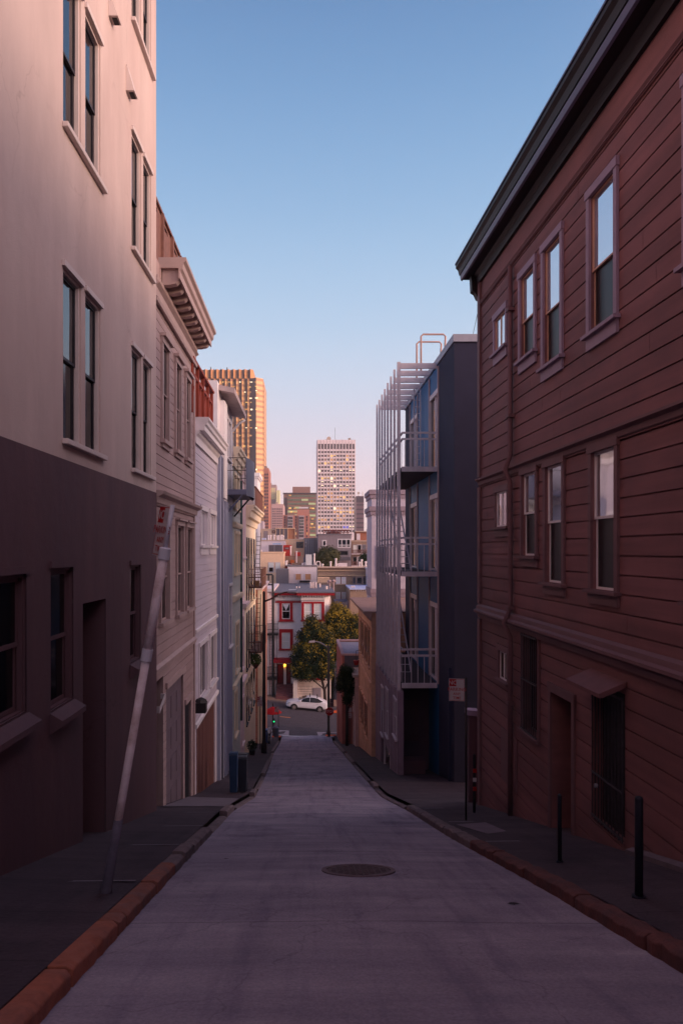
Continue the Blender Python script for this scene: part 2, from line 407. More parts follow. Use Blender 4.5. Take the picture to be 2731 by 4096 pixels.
def road_mat(name, ca, cb, per):
    m, nt, N, L, P = new_mat(name)
    tc = N.new('ShaderNodeTexCoord'); sp = N.new('ShaderNodeSeparateXYZ'); L.new(tc.outputs['Object'], sp.inputs[0])
    def noise(stretch, scale, det, p0, p1, c0, c1):
        mp = N.new('ShaderNodeMapping'); mp.inputs['Scale'].default_value = stretch; L.new(tc.outputs['Object'], mp.inputs[0])
        n = N.new('ShaderNodeTexNoise'); n.inputs['Scale'].default_value = scale; n.inputs['Detail'].default_value = det
        n.inputs['Roughness'].default_value = .65; L.new(mp.outputs[0], n.inputs[0])
        r = N.new('ShaderNodeValToRGB'); r.color_ramp.elements[0].position = p0; r.color_ramp.elements[1].position = p1
        r.color_ramp.elements[0].color = (*c0, 1); r.color_ramp.elements[1].color = (*c1, 1); L.new(n.outputs['Fac'], r.inputs[0])
        return r.outputs[0]
    def mul(a, b, f=1.0):
        x = N.new('ShaderNodeMix'); x.data_type = 'RGBA'; x.blend_type = 'MULTIPLY'; x.inputs['Factor'].default_value = f
        L.new(a, x.inputs['A']); L.new(b, x.inputs['B']); return x.outputs['Result']
    c = noise((.22, 1, 1), .9, 6, .3, .72, s2l(*ca), s2l(*cb))       # bands across the slope
    c = mul(c, noise((.3, 1.5, 1), 1.3, 8, .3, .66, (.72, .72, .78), (1, 1, 1)))
    c = mul(c, noise((1, 1, 1), 1.1, 8, .35, .7, (.78, .78, .8), (1, 1, 1)))
    c = mul(c, noise((1, 1, 1), 38, 5, .3, .7, (.66, .66, .68), (1, 1, 1)))
    # joints every few metres
    mt = N.new('ShaderNodeMath'); mt.operation = 'MULTIPLY_ADD'; L.new(sp.outputs['Y'], mt.inputs[0]); mt.inputs[1].default_value = 1 / per; mt.inputs[2].default_value = 20.42
    nzz = N.new('ShaderNodeTexNoise'); nzz.inputs['Scale'].default_value = 1.5; L.new(tc.outputs['Object'], nzz.inputs[0])
    ad = N.new('ShaderNodeMath'); ad.operation = 'MULTIPLY_ADD'; L.new(nzz.outputs['Fac'], ad.inputs[0]); ad.inputs[1].default_value = .012; L.new(mt.outputs[0], ad.inputs[2])
    fr = N.new('ShaderNodeMath'); fr.operation = 'FRACT'; L.new(ad.outputs[0], fr.inputs[0])
    r = N.new('ShaderNodeValToRGB'); e = r.color_ramp.elements
    e[0].position = 0; e[0].color = (.35, .33, .36, 1); e[1].position = .028 / per; e[1].color = (1, 1, 1, 1); L.new(fr.outputs[0], r.inputs[0])
    c = mul(c, r.outputs[0])
    # wandering hairline cracks, kept to patches
    wn = N.new('ShaderNodeTexNoise'); wn.inputs['Scale'].default_value = 1.6; wn.inputs['Detail'].default_value = 5; L.new(tc.outputs['Object'], wn.inputs[0])
    wa = N.new('ShaderNodeVectorMath'); wa.operation = 'MULTIPLY_ADD'; L.new(wn.outputs['Color'], wa.inputs[0]); wa.inputs[1].default_value = (.9, .9, .9); L.new(tc.outputs['Object'], wa.inputs[2])
    vo = N.new('ShaderNodeTexVoronoi'); vo.feature = 'DISTANCE_TO_EDGE'; vo.inputs['Scale'].default_value = .42; L.new(wa.outputs[0], vo.inputs['Vector'])
    vr = N.new('ShaderNodeValToRGB'); e = vr.color_ramp.elements; e[0].color = (.5, .48, .5, 1); e[1].position = .006; e[1].color = (1, 1, 1, 1); L.new(vo.outputs['Distance'], vr.inputs[0])
    c = mul(c, vr.outputs[0], .5)
    c = mul(c, noise((1, .6, 1), .55, 4, .56, .7, (1, 1, 1), (.66, .64, .7)))      # oil and damp patches
    c = mul(c, noise((3.2, .05, 1), 1.0, 3, .5, .66, (1, 1, 1), (.80, .79, .84)))  # wheel wear running downhill
    L.new(c, P.inputs['Base Color']); P.inputs['Roughness'].default_value = .85; P.inputs['Specular IOR Level'].default_value = .25
    n3 = N.new('ShaderNodeTexNoise'); n3.inputs['Scale'].default_value = 16; n3.inputs['Detail'].default_value = 5; L.new(tc.outputs['Object'], n3.inputs[0])
    b = N.new('ShaderNodeBump'); b.inputs['Strength'].default_value = .7; b.inputs['Distance'].default_value = .02
    L.new(n3.outputs['Fac'], b.inputs['Height']); L.new(b.outputs[0], P.inputs['Normal'])
    return m
m_road = road_mat('grooved_concrete', (164, 152, 168), (200, 186, 198), 4.6)
m_walk = M('pavement_concrete', (84, 70, 78), .9, .22, 1.6, (1, 1, 1), .4, 40, grime=(52, 44, 52), gscale=1.1, gamt=.7)
m_walkj = M('pale_mortar_joint', (130, 122, 134), .9, .15, 6)
m_asph = M('asphalt', (72, 62, 70), .9, .25, 2.0, bump=.3, bscale=50)
m_apron = M('pale_apron_concrete', (150, 138, 146), .9, .12, 2)
m_earth = M('city_ground', (92, 82, 84), .95, .2, .05)
m_paint = M('road_paint', (190, 186, 196), .7, .15, 8)
m_orange = M('orange_tactile_dots', (216, 92, 40), .7, .15, 6)
m_yellowp = M('faded_yellow_paint', (190, 116, 60), .7, .2, 8)

# ------------------------------------------------------------------ ground, road, pavements
def terrain_z(x, y):
    if y < 66: return G(max(-12, y)) - .7 - (.08 * (-12 - y) if y < -12 else 0)
    z = min(-17.5, cross_z(x, y) - .5) if y < 92 else -21.5
    if x > 30: z += min(9.0, (x - 30) * .22) * max(0, 1 - max(0, y - 110) / 100.0)  # unseen rise off to the right, added to block the low sun
    return z
ys = frange(-60, 100, 3) + [106, 120, 150, 200, 300, 500, 800, 1200, 2000, 4000]
xs = [-3000, -1200, -500, -200, -100, -60] + frange(-40, 40, 4) + [60, 90, 140, 200, 500, 1200, 3000]
gridplane('ground', xs, ys, terrain_z, m_earth)
dd = frange(-12, 68, .5)
gridplane('road', [ROAD_L] + [(lambda t: (lambda y: lerp(ROAD_L(y), ROAD_R(y), t)))(t) for t in (.2, .4, .6, .8)] + [ROAD_R], dd,
          lambda x, y: G(y) + .03 * math.exp(-((x - .45) / 1.4) ** 2), m_road)
KH = .15
m_walk = road_mat('pavement_slabs', (78, 64, 74), (98, 82, 90), 1.55)
gridplane('pavement', [-14, lambda y: -3.4, lambda y: ROAD_L(y) - .19], frange(-12, 67.3, .5), lambda x, y: G(y) + KH - .006 + (.03 if x < -3 else 0), m_walk)
gridplane('pavement', [lambda y: ROAD_R(y) + .19, lambda y: 4.2, 14], frange(-12, 67.3, .5), lambda x, y: G(y) + KH - .006 + (.03 if x > 4 else 0), m_walk)
# pale joints across the pavements
for (xa, xb, lst) in ((-3.72, -1.98, (8.55, 11.6, 14.3, 17.2, 20.1, 23.5, 27.4)), (2.98, 4.5, (12.1, 15.2, 18.4, 22.0))):
    for y in lst:
        mb = MB(); z0, z1 = G(y) + KH, G(y + .07) + KH
        mb.quad((xa, y, z0 + .004), (xb, y + .05, z0 + .004), (xb, y + .11, z1 + .004), (xa, y + .07, z1 + .004))
        tag(mb.build('pavement_joint', m_walkj, None, (xa, y, z0), fix=False), kind='structure')
# kerbs: stones end to end, dipping at the driveways
def kerb(edge, side, spans, mat):
    for (a, b, h) in spans:
        mb = MB(); st = frange(a, b, .14 if b < 16 else .5); jt = .016 if b < 16 else .006
        n0 = len(mb.v); wob = [random.uniform(-jt, jt) for _ in st]
        for y, w in zip(st, wob):
            e = edge(y) + w * .6; z = G(y)
            o = e - side * .18
            for (x, zz) in ((e, z - .3), (e + side * .015, z + h - .035 + w + random.uniform(-jt, jt)), (e - side * (.025 + random.uniform(0, jt)), z + h + w * .6), (o, z + h + w * .5), (o, z - .3)):
                mb.v.append((x, y, zz))
        for i in range(len(st) - 1):
            for k in range(4):
                q = n0 + i * 5 + k; mb.f.append((q, q + 1, q + 6, q + 5)); mb.mi.append(0)
        mb.f.append(tuple(n0 + k for k in range(5))); mb.f.append(tuple(n0 + (len(st) - 1) * 5 + k for k in range(5))); mb.mi += [0, 0]
        tag(mb.build('kerb', mat, None, (edge(a), a, G(a)), bevel=.012), kind='structure')
kerb(ROAD_L, 1, [(-12, 3.4, KH), (3.42, 5.35, KH), (5.38, 6.75, KH + .008)], M('orange_worn_kerb', (168, 100, 80), .9, .25, 7, bump=.5, bscale=35, grime=(118, 86, 84), gscale=1.8, gamt=.8))
kerb(ROAD_L, 1, [(6.78, 7.1, KH + .004), (7.13, 8.6, KH), (8.63, 9.9, KH + .01)], m_kerb)
kerb(ROAD_L, 1, [(9.96, 10.8, KH), (10.9, 11.7, KH + .03), (11.8, 14.2, KH), (14.6, 17.5, .05), (17.6, 19.4, KH + .02), (20.2, 25.5, .04), (25.6, 27, KH + .04), (28.4, 34, .04), (34.1, 41.8, KH + .04), (42, 49, .05), (49.2, 62.5, KH)], m_kerbg)
kerb(ROAD_R, -1, [(-12, 4.9, KH), (4.93, 6.3, KH + .008), (6.33, 7.9, KH), (7.93, 9.6, KH + .012), (9.63, 11.0, KH), (11.03, 12.3, KH + .008)], M('dull_red_kerb', (104, 64, 62), .9, .2, 7, bump=.5, bscale=35, grime=(74, 58, 64), gscale=2.2, gamt=.85))
kerb(ROAD_R, -1, [(12.32, 14.4, KH + .01), (14.5, 17.2, KH), (17.3, 19.5, KH), (20.2, 28.5, .05), (28.6, 30.5, KH), (32, 40, .05), (41, 47.5, KH), (49, 58, KH), (58.1, 62.5, KH)], m_kerbg)
# driveway ramp and pale slab, right
mb = MB(); mb.quad((3.25, 13.1, G(13.1) + KH + .012), (4.62, 14.3, G(14.3) + KH + .012), (4.6, 15.6, G(15.6) + KH + .012), (3.0, 14.6, G(14.6) + KH + .012))
tag(mb.build('driveway_slab', M('worn_slab', (116, 102, 114), .9, .2, 3), None, (3.5, 14, G(14)), fix=False), kind='structure')
mb = MB(); mb.quad((-3.55, 18.4, G(18.4) + .20), (-2.0, 19.0, G(19) + .155), (-2.0, 22.5, G(22.5) + .155), (-3.55, 22.5, G(22.5) + .20))
tag(mb.build('driveway_slab', M('driveway_concrete', (112, 102, 112), .9, .15), None, (-3, 20, G(20)), fix=False), kind='structure')
# the cross street
gridplane('cross_street', [-120, -80, -60] + frange(-40, 40, 2) + [60, 80, 120], [67.0, 68, 69, 70, 72, 75, 79, 83, 86.6], lambda x, y: cross_z(x, y), m_asph)
gridplane('far_pavement', [-120, -80, -60] + frange(-40, 40, 2) + [60, 80, 120], [86.6, 88, 90.4], lambda x, y: cross_z(x, min(y, 86.6)) + .15, M('tan_pavement', (132, 104, 92), .9, .15, 2))
mb = MB(); xs2 = frange(-40, 40, 1)
for a, b in zip(xs2, xs2[1:]): mb.quad((a, 86.6, cross_z(a, 86.6) - .1), (b, 86.6, cross_z(b, 86.6) - .1), (b, 86.6, cross_z(b, 86.6) + .15), (a, 86.6, cross_z(a, 86.6) + .15))
tag(mb.build('far_kerb', m_kerbg, None, (0, 86.6, -18), fix=False), kind='structure')
def decal(name, pts, mat, kind='structure'):
    mb = MB(); mb.quad(*pts); return tag(mb.build(name, mat, None, pts[0], fix=False), kind=kind)
decal('stop_line', [(-2.05, 67.2, -16.93), (1.15, 67.2, -17.03), (1.15, 67.5, -17.03), (-2.05, 67.5, -16.93)], m_paint)
def onx(x, y, h=.008): return (x, y, cross_z(x, y) + h)
decal('lane_mark', [onx(-2.6, 77), onx(-1.5, 77), onx(-1.5, 77.35), onx(-2.6, 77.35)], m_yellowp)
decal('corner_apron', [onx(-3.4, 67.6), onx(-1.45, 67.6), onx(-1.5, 70.0), onx(-3.6, 70.0)], m_apron)
decal('corner_apron', [onx(1.25, 67.5), onx(3.6, 67.5), onx(3.6, 70.5), onx(1.15, 70.0)], m_apron)

def slab(name, x, y, w, l, z, mat, label, cat, group=None):
    mb = MB(); mb.box(x, x + w, y, y + l, z, z + .02)
    nx, ny = max(2, int(w / .09)), max(2, int(l / .09))
    for i in range(nx):
        for j in range(ny):
            cx, cy = x + w * (i + .5) / nx, y + l * (j + .5) / ny
            mb.lathe((cx, cy, z + .019), [(.022, 0), (.014, .012)], 5)
    return tag(mb.build(name, mat, None, (x, y, z)), label, cat, group)
slab('tactile_paving', -3.02, 65.4, .28, .5, G(65.4) + .155, m_orange, 'orange tactile paving patch left of the litter bin at the left corner', 'tactile paving', 'orange tactile paving at the corners')
slab('tactile_paving', -2.32, 65.4, .18, .5, G(65.4) + .155, m_orange, 'narrow orange tactile paving patch right of the litter bin', 'tactile paving', 'orange tactile paving at the corners')
slab('tactile_paving', 1.86, 66.3, .22, .5, G(66.3) + .16, m_orange, 'small orange tactile paving patch just left of the stop sign pole foot', 'tactile paving', 'orange tactile paving at the corners')
slab('tactile_paving', 2.3, 66.3, .5, .5, G(66.3) + .16, m_orange, 'wide orange tactile paving patch right of the stop sign pole foot', 'tactile paving', 'orange tactile paving at the corners')
slab('tactile_paving', 2.85, 83.2, .9, 1.2, cross_z(3, 83.5) + .02, m_orange, 'orange tactile paving patch across the street behind the stop sign', 'tactile paving', 'orange tactile paving at the corners')

# manhole cover
mc = Vector((.73, 10.05, G(10.05) + .03)); sl = math.atan2(G(10.5) - G(9.5), 1)
root = thing('manhole_cover', mc, 'round rusty iron manhole cover in the middle of the concrete road', 'manhole cover')
root.rotation_euler = (sl, 0, 0)
mb = MB(); mb.lathe((0, 0, 0), [(.50, -.06), (.50, .012), (.44, .012), (.44, -.02)], 40)
o = mb.build('frame', M('iron_ring', (108, 90, 98), .8, .25, 6), None, (0, 0, 0)); o.parent = root
mb = MB(); mb.lathe((0, 0, 0), [(.43, -.06), (.43, .006)], 40)
for i in range(-4, 5):
    for j in range(-4, 5):
        if i * i + j * j < 18: mb.box(i * .085 - .028, i * .085 + .028, j * .085 - .028, j * .085 + .028, .005, .016)
o = mb.build('lid', M('rusty_iron', (86, 68, 74), .8, .35, 7), None, (0, 0, 0)); o.parent = root
# worn patches and pits in the concrete
for (x, y, r) in ((2.3, 8.1, .07), (-1.2, 11.2, .04)):
    mb = MB(); z = G(y) + .03 * math.exp(-((x - .45) / 1.4) ** 2)
    pts = []
    for k in range(14):
        a = 2 * math.pi * k / 14; rr = r * random.uniform(.7, 1.2); yy = y + rr * math.sin(a) * .8
        pts.append((x + rr * math.cos(a), yy, G(yy) + .03 * math.exp(-((x + rr * math.cos(a) - .45) / 1.4) ** 2) + .006))
    mb.quad(*pts); tag(mb.build('road_stain', M('dark_stain', (60, 50, 58), .9, .2), None, (x, y, z), fix=False), kind='structure')
# ================================================================== LEFT ROW
def gnd(d): return G(d) + KH
# ---- cream stucco block
FL = Fac(-3.70, 1, .0148, 6.0)
root = thing('apartment_building', FL.pt(10, gnd(10)), 'tall cream stucco apartment block with dark plum painted base, nearest on the left', 'building')
pairs = [((11.05, 11.9), (12.12, 12.97), 6.44, 8.92), ((11.05, 11.9), (12.12, 12.97), 1.69, 4.27),
         ((15.17, 15.98), (16.2, 16.95), 6.28, 8.66), ((15.17, 15.98), (16.2, 16.95), 1.71, 4.22), ((15.17, 15.98), (16.2, 16.95), 11.0, 13.3)]
holes = [(a[0], a[1], z0, z1) for a, b, z0, z1 in pairs] + [(b[0], b[1], z0, z1) for a, b, z0, z1 in pairs]
mb = MB(); fac_wall(mb, FL, -45, 17.5, [(1.38, 17.0, 0)], holes, rev=.16, back=12)
mb.build('wall', m_stucco, root)
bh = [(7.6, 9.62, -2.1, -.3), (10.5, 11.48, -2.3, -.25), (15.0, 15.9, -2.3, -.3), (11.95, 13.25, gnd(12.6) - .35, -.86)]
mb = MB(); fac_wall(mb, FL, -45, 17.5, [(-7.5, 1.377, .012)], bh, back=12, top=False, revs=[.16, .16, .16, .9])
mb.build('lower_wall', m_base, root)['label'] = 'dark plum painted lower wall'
for a, b, z0, z1 in pairs:
    for (x0, x1) in (a, b):
        fwin(FL, root, x0, x1, z0, z1, m_creamtrim, m_dkframe, m_glass, m_glassd, cw=0, rev=.16, sill=0, split=.5, sw=.045)
        mb = MB(); mb.fbox(FL, x0 - .05, x1 + .05, z1 + .002, z1 + .09, .001, .05); mb.build('window_head', m_creamtrim, root)
    mb = MB(); mb.fbox(FL, a[0] - .04, b[1] + .16, z0 - .085, z0 - .003, .001, .09); mb.build('window_sill', m_creamtrim, root, bevel=.01)
for (x0, x1, z0, z1) in bh[:3]:
    fwin(FL, root, x0, x1, z0, z1, m_base, m_base, m_glassd, m_glassd, cw=0, rev=.16, sill=0, sw=.06)
    mb = MB(); mb.fprof(FL, [(.014, z0 - .32), (.014, z0 - .02), (.03, z0 - .02), (.2, z0 - .12), (.2, z0 - .2)], x0 - .05, x1 + .05); mb.build('window_sill', m_base, root)
    mb = MB(); mb.fbox(FL, x0 - .05, x1 + .05, z1 + .003, z1 + .1, .013, .05); mb.build('window_head', m_base, root)
mb = MB(); mb.fbox(FL, 12.0, 13.2, gnd(12.6) - .3, -.9, -.895, -.83)
for z in (-3.9, -2.9, -1.9):
    mb.fbox(FL, 12.12, 12.54, z - .38, z + .4, -.83, -.815); mb.fbox(FL, 12.66, 13.08, z - .38, z + .4, -.83, -.815)
dr = mb.build('door', m_dark, root)
mb = MB(); mb.lathe(FL.pt(13.1, -3.55, -.79), [(.03, -.03), (.035, 0), (.02, .03)], 10, 'x'); mb.build('door_handle', m_steel, dr)
for i in range(3):
    pass
for (d, z, w) in ((13.6, 9.8, .26), (14.85, 9.2, .3)):
    mb = MB(); P = FL.pt; a, b = d - w / 2, d + w / 2; h, o = .42 + .1 * (d > 14), .17
    mb.hexa([P(a, z, .002), P(a, z, o), P(b, z, o), P(b, z, .002), P(a, z + h, .002), P(a, z + h, .02), P(b, z + h, .02), P(b, z + h, .002)])
    hd = mb.build('vent_hood', m_creamtrim, root)
    mb = MB(); mb.fbox(FL, d - w * .3, d + w * .4, z - .015, z - .002, .05, o - .03); mb.build('vent_opening', m_dark, hd)

# ---- leaning sign post
pb = Vector((-2.16, 8.0, gnd(8.0))); pt_ = Vector((-1.43, 8.0, .52)); ax = (pt_ - pb)
root = thing('sign_post', pb, 'leaning pale grey steel sign post with collars on the left pavement edge', 'sign post')
mb = MB(); mb.tube([pb + ax * -.03, pb + ax * .60], .045, 14); mb.build('lower_tube', m_pole, root, smooth=True)
mb = MB(); mb.lathe(pb, [(.075, -.02), (.06, .05), (.053, .3), (.05, .8)], 14); 
for i, v in enumerate(mb.v):
    h = v[2] - pb.z; mb.v[i] = (v[0] + ax.x / ax.z * h, v[1], v[2])
mb.build('base_sleeve', M('rusty_sleeve', (92, 86, 104), .8, .25, 8), root, smooth=True)
mb = MB(); mb.tube([pb + ax * .60, pb + ax * .875], .052, 14); mb.build('upper_tube', m_pole, root, smooth=True)
mb = MB(); mb.tube([pb + ax * .595, pb + ax * .625], .060, 16); mb.build('collar', m_collar, root, smooth=False)
mb = MB(); mb.tube([pb + ax * .855, pb + ax * .882, pb + ax * .886], [.066, .066, .05], 16); mb.build('collar', m_collar, root, smooth=False)
mb = MB(); mb.tube([pb + ax * .88, pb + ax * .995], .026, 10); mb.build('mounting_post', m_collar, root, smooth=True)
# its sign, seen nearly edge on
so = pb + ax * .925
uz = ax.normalized(); ux = Vector((-.55, .83, 0)); ux = (ux - uz * ux.dot(uz)).normalized(); nn = ux.cross(uz)
def sign_panel(name, centre, ux, uz, w, h, label, big=True):
    ux, uz = Vector(ux).normalized(), Vector(uz).normalized(); n = ux.cross(uz); c = Vector(centre)
    root = thing(name, c, label, 'sign')
    def P(a, b, e=0): return c + ux * (a * w) + uz * (b * h) + n * e
    mb = MB(); mb.poly([P(-.5, -.5), P(.5, -.5), P(.5, .5), P(-.5, .5)], -n * .006); mb.build('plate', m_paper, root, bevel=.002)
    mb = MB(); t = .025
    for (a0, b0, a1, b1) in ((-.48, -.48, .48, -.465), (-.48, .465, .48, .48), (-.48, -.48, -.46, .48), (.46, -.48, .48, .48)):
        mb.quad(P(a0, b0, .003), P(a1, b0, .003), P(a1, b1, .003), P(a0, b1, .003))
    mb.quad(P(-.46, .16, .003), P(-.04, .16, .003), P(-.04, .465, .003), P(-.46, .465, .003))
    mb.build('red_panel', m_signred, root, fix=False)
    text_mb('NO', h * .26, P(-.25, .315, .006), ux, uz).build('lettering', m_paper, root, fix=False)
    for s, b, z in (('PARKING', .02, .2), ('ANY', -.18, .17), ('TIME', -.36, .17)):
        text_mb(s, h * z, P(0, b, .004), ux * 1, uz).build('lettering', m_signred, root, fix=False)
    return root
sign_panel('parking_sign', so + ux * .17, -ux, uz, .34, .56, 'red and white no parking sign on top of the leaning post')

# ---- beige corniced house
FB = Fac(-3.62, 1)
D0, D1 = 17.56, 24.0
root = thing('row_house', FB.pt(21, gnd(21)), 'beige clapboard house with a heavy bracketed cornice beside the cream block', 'house', 'wooden houses stepping down the left side')
up = [(18.62, 19.42, 2.82, 5.25), (20.55, 21.3, 2.82, 5.25), (22.28, 23.02, 2.82, 5.25)]
low = [(20.75, 21.75, -1.8, .72), (22.4, 23.5, -1.8, .72), (18.4, 19.5, -1.8, .72)]
ent = [(17.75, 18.85, gnd(18.6) - .4, -3.2), (19.25, 21.95, gnd(21) - .5, -3.62), (22.25, 23.45, gnd(23) - .5, -4.65)]
rows = lap_rows(-9.0, -3.0, .24) + [(-3.0, -2.8, .02)] + lap_rows(-2.8, 1.1, .235) + [(1.1, 1.45, .03)] + lap_rows(1.45, 6.05, .235) + [(6.05, 7.1, .03)]
mb = MB(); fac_wall(mb, FB, D0, D1, rows, up + low + ent, back=9, revs=[.1] * 6 + [.5, .12, .12])
mb.build('wall', m_beige, root)
for w in up: fwin(FB, root, *w, m_beigetrim, m_beigetrim, m_glassd, m_glassd, cw=.12, cp=.06, rev=.08, split=.5, sill=.1, head=.08, apron=.1, sw=.03)
for w in low: fwin(FB, root, *w, m_beigetrim, m_beigetrim, m_glass, m_glassd, cw=.11, cp=.06, rev=.1, split=.45, sill=.09, head=.05)
mb = MB(); mb.fprof(FB, [(.0, 6.62), (.0, 7.0), (.0, 7.26), (.69, 7.26), (.69, 7.17), (.62, 7.12), (.6, 6.98), (.54, 6.93), (.54, 6.74), (.5, 6.74), (.5, 7.0), (.06, 7.0), (.06, 6.62)], 18.2, 24.35)
mb.build('cornice', m_beigetrim, root)
for i in range(10):
    d = 18.32 + i * .63
    mb = MB(); mb.fprof(FB, [(.08, 6.62), (.08, 6.995), (.49, 6.995), (.49, 6.74), (.42, 6.66), (.24, 6.62)], d, d + .22); mb.build('cornice_bracket', m_beigetrim, root)
mb = MB(); mb.fprof(FB, [(.03, 6.0), (.03, 6.6), (.12, 6.6), (.1, 6.5), (.16, 6.42), (.07, 6.35), (.07, 6.12), (.12, 6.08), (.1, 6.0)], D0, 24.1); mb.build('frieze', m_beigetrim, root)
for i in range(60):
    pass
mb = MB(); mb.fprof(FB, [(.03, 1.1), (.05, 1.16), (.1, 1.16), (.12, 1.3), (.25, 1.36), (.28, 1.43), (.03, 1.46)], D0, 24.12); mb.build('belt_cornice', m_beigetrim, root)
mb = MB(); mb.fprof(FB, [(.02, -3.02), (.08, -2.98), (.1, -2.86), (.02, -2.8)], D0, 24.05); mb.build('belt_moulding', m_beigetrim, root)
for z0, z1 in ((gnd(24) - .3, -3.02), (-2.8, 1.1), (1.46, 6.0)):
    mb = MB(); mb.fbox(FB, D1 - .02, D1 + .16, z0, z1, -.3, .035); mb.build('corner_board', m_beigetrim, root)
mb = MB(); mb.fbox(FB, 19.3, 21.9, gnd(21) - .6, -3.66, -.11, -.06)
for i in range(4):
    z = -4.3 - i * .85
    for k in range(3): mb.fbox(FB, 19.42 + k * .83, 20.1 + k * .83, z - .3, z + .3, -.06, -.045)
mb.build('garage_door', M('garage_door_paint', (112, 96, 106), .6, .1), root)
mb = MB(); mb.fbox(FB, 22.3, 23.4, gnd(23) - .6, -4.68, -.11, -.06); mb.build('door', m_dark, root)
mb = MB(); mb.fbox(FB, 17.8, 18.8, gnd(18.6) - .4, -3.25, -.49, -.43); mb.build('entry_gate', m_dark, root)
for (a, b, c) in ((19.1, 22.05, -3.5), (22.15, 23.55, -4.55)):
    mb = MB(); mb.fbox(FB, a, b, c - .1, c + .06, .004, .07); mb.build('door_head', m_beigetrim, root)
mb = MB(); mb.poly([FB.pt(17.85, -3.95, .10), FB.pt(18.6, -3.72, .10), FB.pt(18.6, -3.58, .10), FB.pt(17.85, -3.8, .10)], (.01, 0, 0)); mb.fbox(FB, 17.9, 17.94, -3.95, -3.8, .0, .10); mb.fbox(FB, 18.5, 18.54, -3.72, -3.6, 0, .10); mb.build('house_number_plate', m_paper, root)
# roof screen
mb = MB()
for i in range(26):
    d = 18.1 + i * .165; mb.fbox(FB, d, d + .15, 7.27, 8.75 if (i % 9) < 6 else 8.9, -.24, -.2)
mb.fbox(FB, 18.05, 22.45, 8.98, 9.05, -.3, -.16)
for d in (18.1, 19.55, 21.0, 22.35): mb.fbox(FB, d, d + .1, 7.27, 8.97, -.2, -.12)
for d in (18.1, 19.55, 21.0): mb.fbox(FB, d, d + 1.4, 8.9, 8.98, -.34, -.22)
mb.build('roof_screen', M('brown_roof_boards', (124, 88, 80), .75, .2, 5), root)

# ---- white clapboard house
D0, D1 = 24.18, 30.3
root = thing('row_house', FB.pt(27, gnd(27)), 'white clapboard house with a rust red roof deck fence and plank garage', 'house', 'wooden houses stepping down the left side')
up = [(25.55, 27.2, .2, 1.42), (28.0, 29.7, .2, 1.42)]
low = [(25.2, 27.2, -5.15, -3.3), (28.0, 29.8, -5.15, -3.3)]
gar = [(24.6, 29.7, gnd(28) - .6, -5.95)]
rows = lap_rows(-10, -2.75, .235) + [(-2.75, -2.6, .02)] + lap_rows(-2.6, 3.6, .235) + [(3.6, 4.3, .03)]
mb = MB(); fac_wall(mb, FB, D0, D1, rows, up + low + gar, back=9, rev=.1)
mb.build('wall', m_white, root)
for w in up: fwin(FB, root, *w, m_whitetrim, m_whitetrim, m_glassb, m_glassb, cw=.14, cp=.05, rev=.1, style='slide', sill=.09, apron=.25)
for w in low: fwin(FB, root, *w, m_whitetrim, m_whitetrim, m_glass, m_glassd, cw=.12, cp=.05, rev=.1, style='slide', sill=.09)
mb = MB(); mb.fprof(FB, [(.0, 3.98), (0, 4.42), (.46, 4.42), (.46, 4.34), (.4, 4.28), (.38, 4.18), (.32, 4.14), (.32, 3.98)], 24.3, 30.6); mb.build('cornice', m_whitetrim, root)
mb = MB(); mb.fprof(FB, [(.03, 3.55), (.03, 3.975), (.16, 3.975), (.12, 3.86), (.06, 3.8), (.06, 3.55)], 24.2, D1); mb.build('frieze', m_whitetrim, root)
mb = MB(); mb.fprof(FB, [(.02, -5.9), (.09, -5.86), (.09, -5.74), (.02, -5.7)], 24.2, D1); mb.build('belt_moulding', m_whitetrim, root)
mb = MB(); mb.fprof(FB, [(.02, -2.76), (.07, -2.72), (.07, -2.62), (.02, -2.6)], 24.2, D1); mb.build('belt_moulding', m_whitetrim, root)
mb = MB()
for i in range(28): mb.fbox(FB, 24.63 + i * .181, 24.63 + i * .181 + .165, gnd(28) - .7, -6.0, -.09, -.03 - .008 * (i % 2))
mb.build('garage_door', m_brownwood, root)
mb = MB(); mb.fbox(FB, 24.2, 24.6, -5.35, -5.02, .02, .36); mb.lathe(FB.pt(24.4, -4.98, .19), [(.22, -.04), (.16, .06), (.03, .12)], 4); mb.build('wall_lantern', m_iron, root)
mb = MB()
for i, d in enumerate((23.45, 24.75, 26.05, 27.35, 28.55)):
    mb.fbox(FB, d, d + .12, 4.43, 6.12, -.06, .06)
    if i < 4:
        for k in range(6): mb.fbox(FB, d + .16 + k * .19, d + .31 + k * .19, 4.5, 5.62, -.05, -.02)
        mb.fbox(FB, d + .12, d + 1.3, 5.66, 5.76, -.05, .05)
        mb.hexa([FB.pt(d + .12, 5.0, -.01), FB.pt(d + .12, 5.0, .03), FB.pt(d + .2, 5.0, .03), FB.pt(d + .2, 5.0, -.01), FB.pt(d + .85, 5.66, -.01), FB.pt(d + .85, 5.66, .03), FB.pt(d + .97, 5.66, .03), FB.pt(d + .97, 5.66, -.01)])
mb.fbox(FB, 23.4, 28.7, 6.12, 6.2, -.1, .1)
mb.build('roof_deck_fence', m_rust, root)

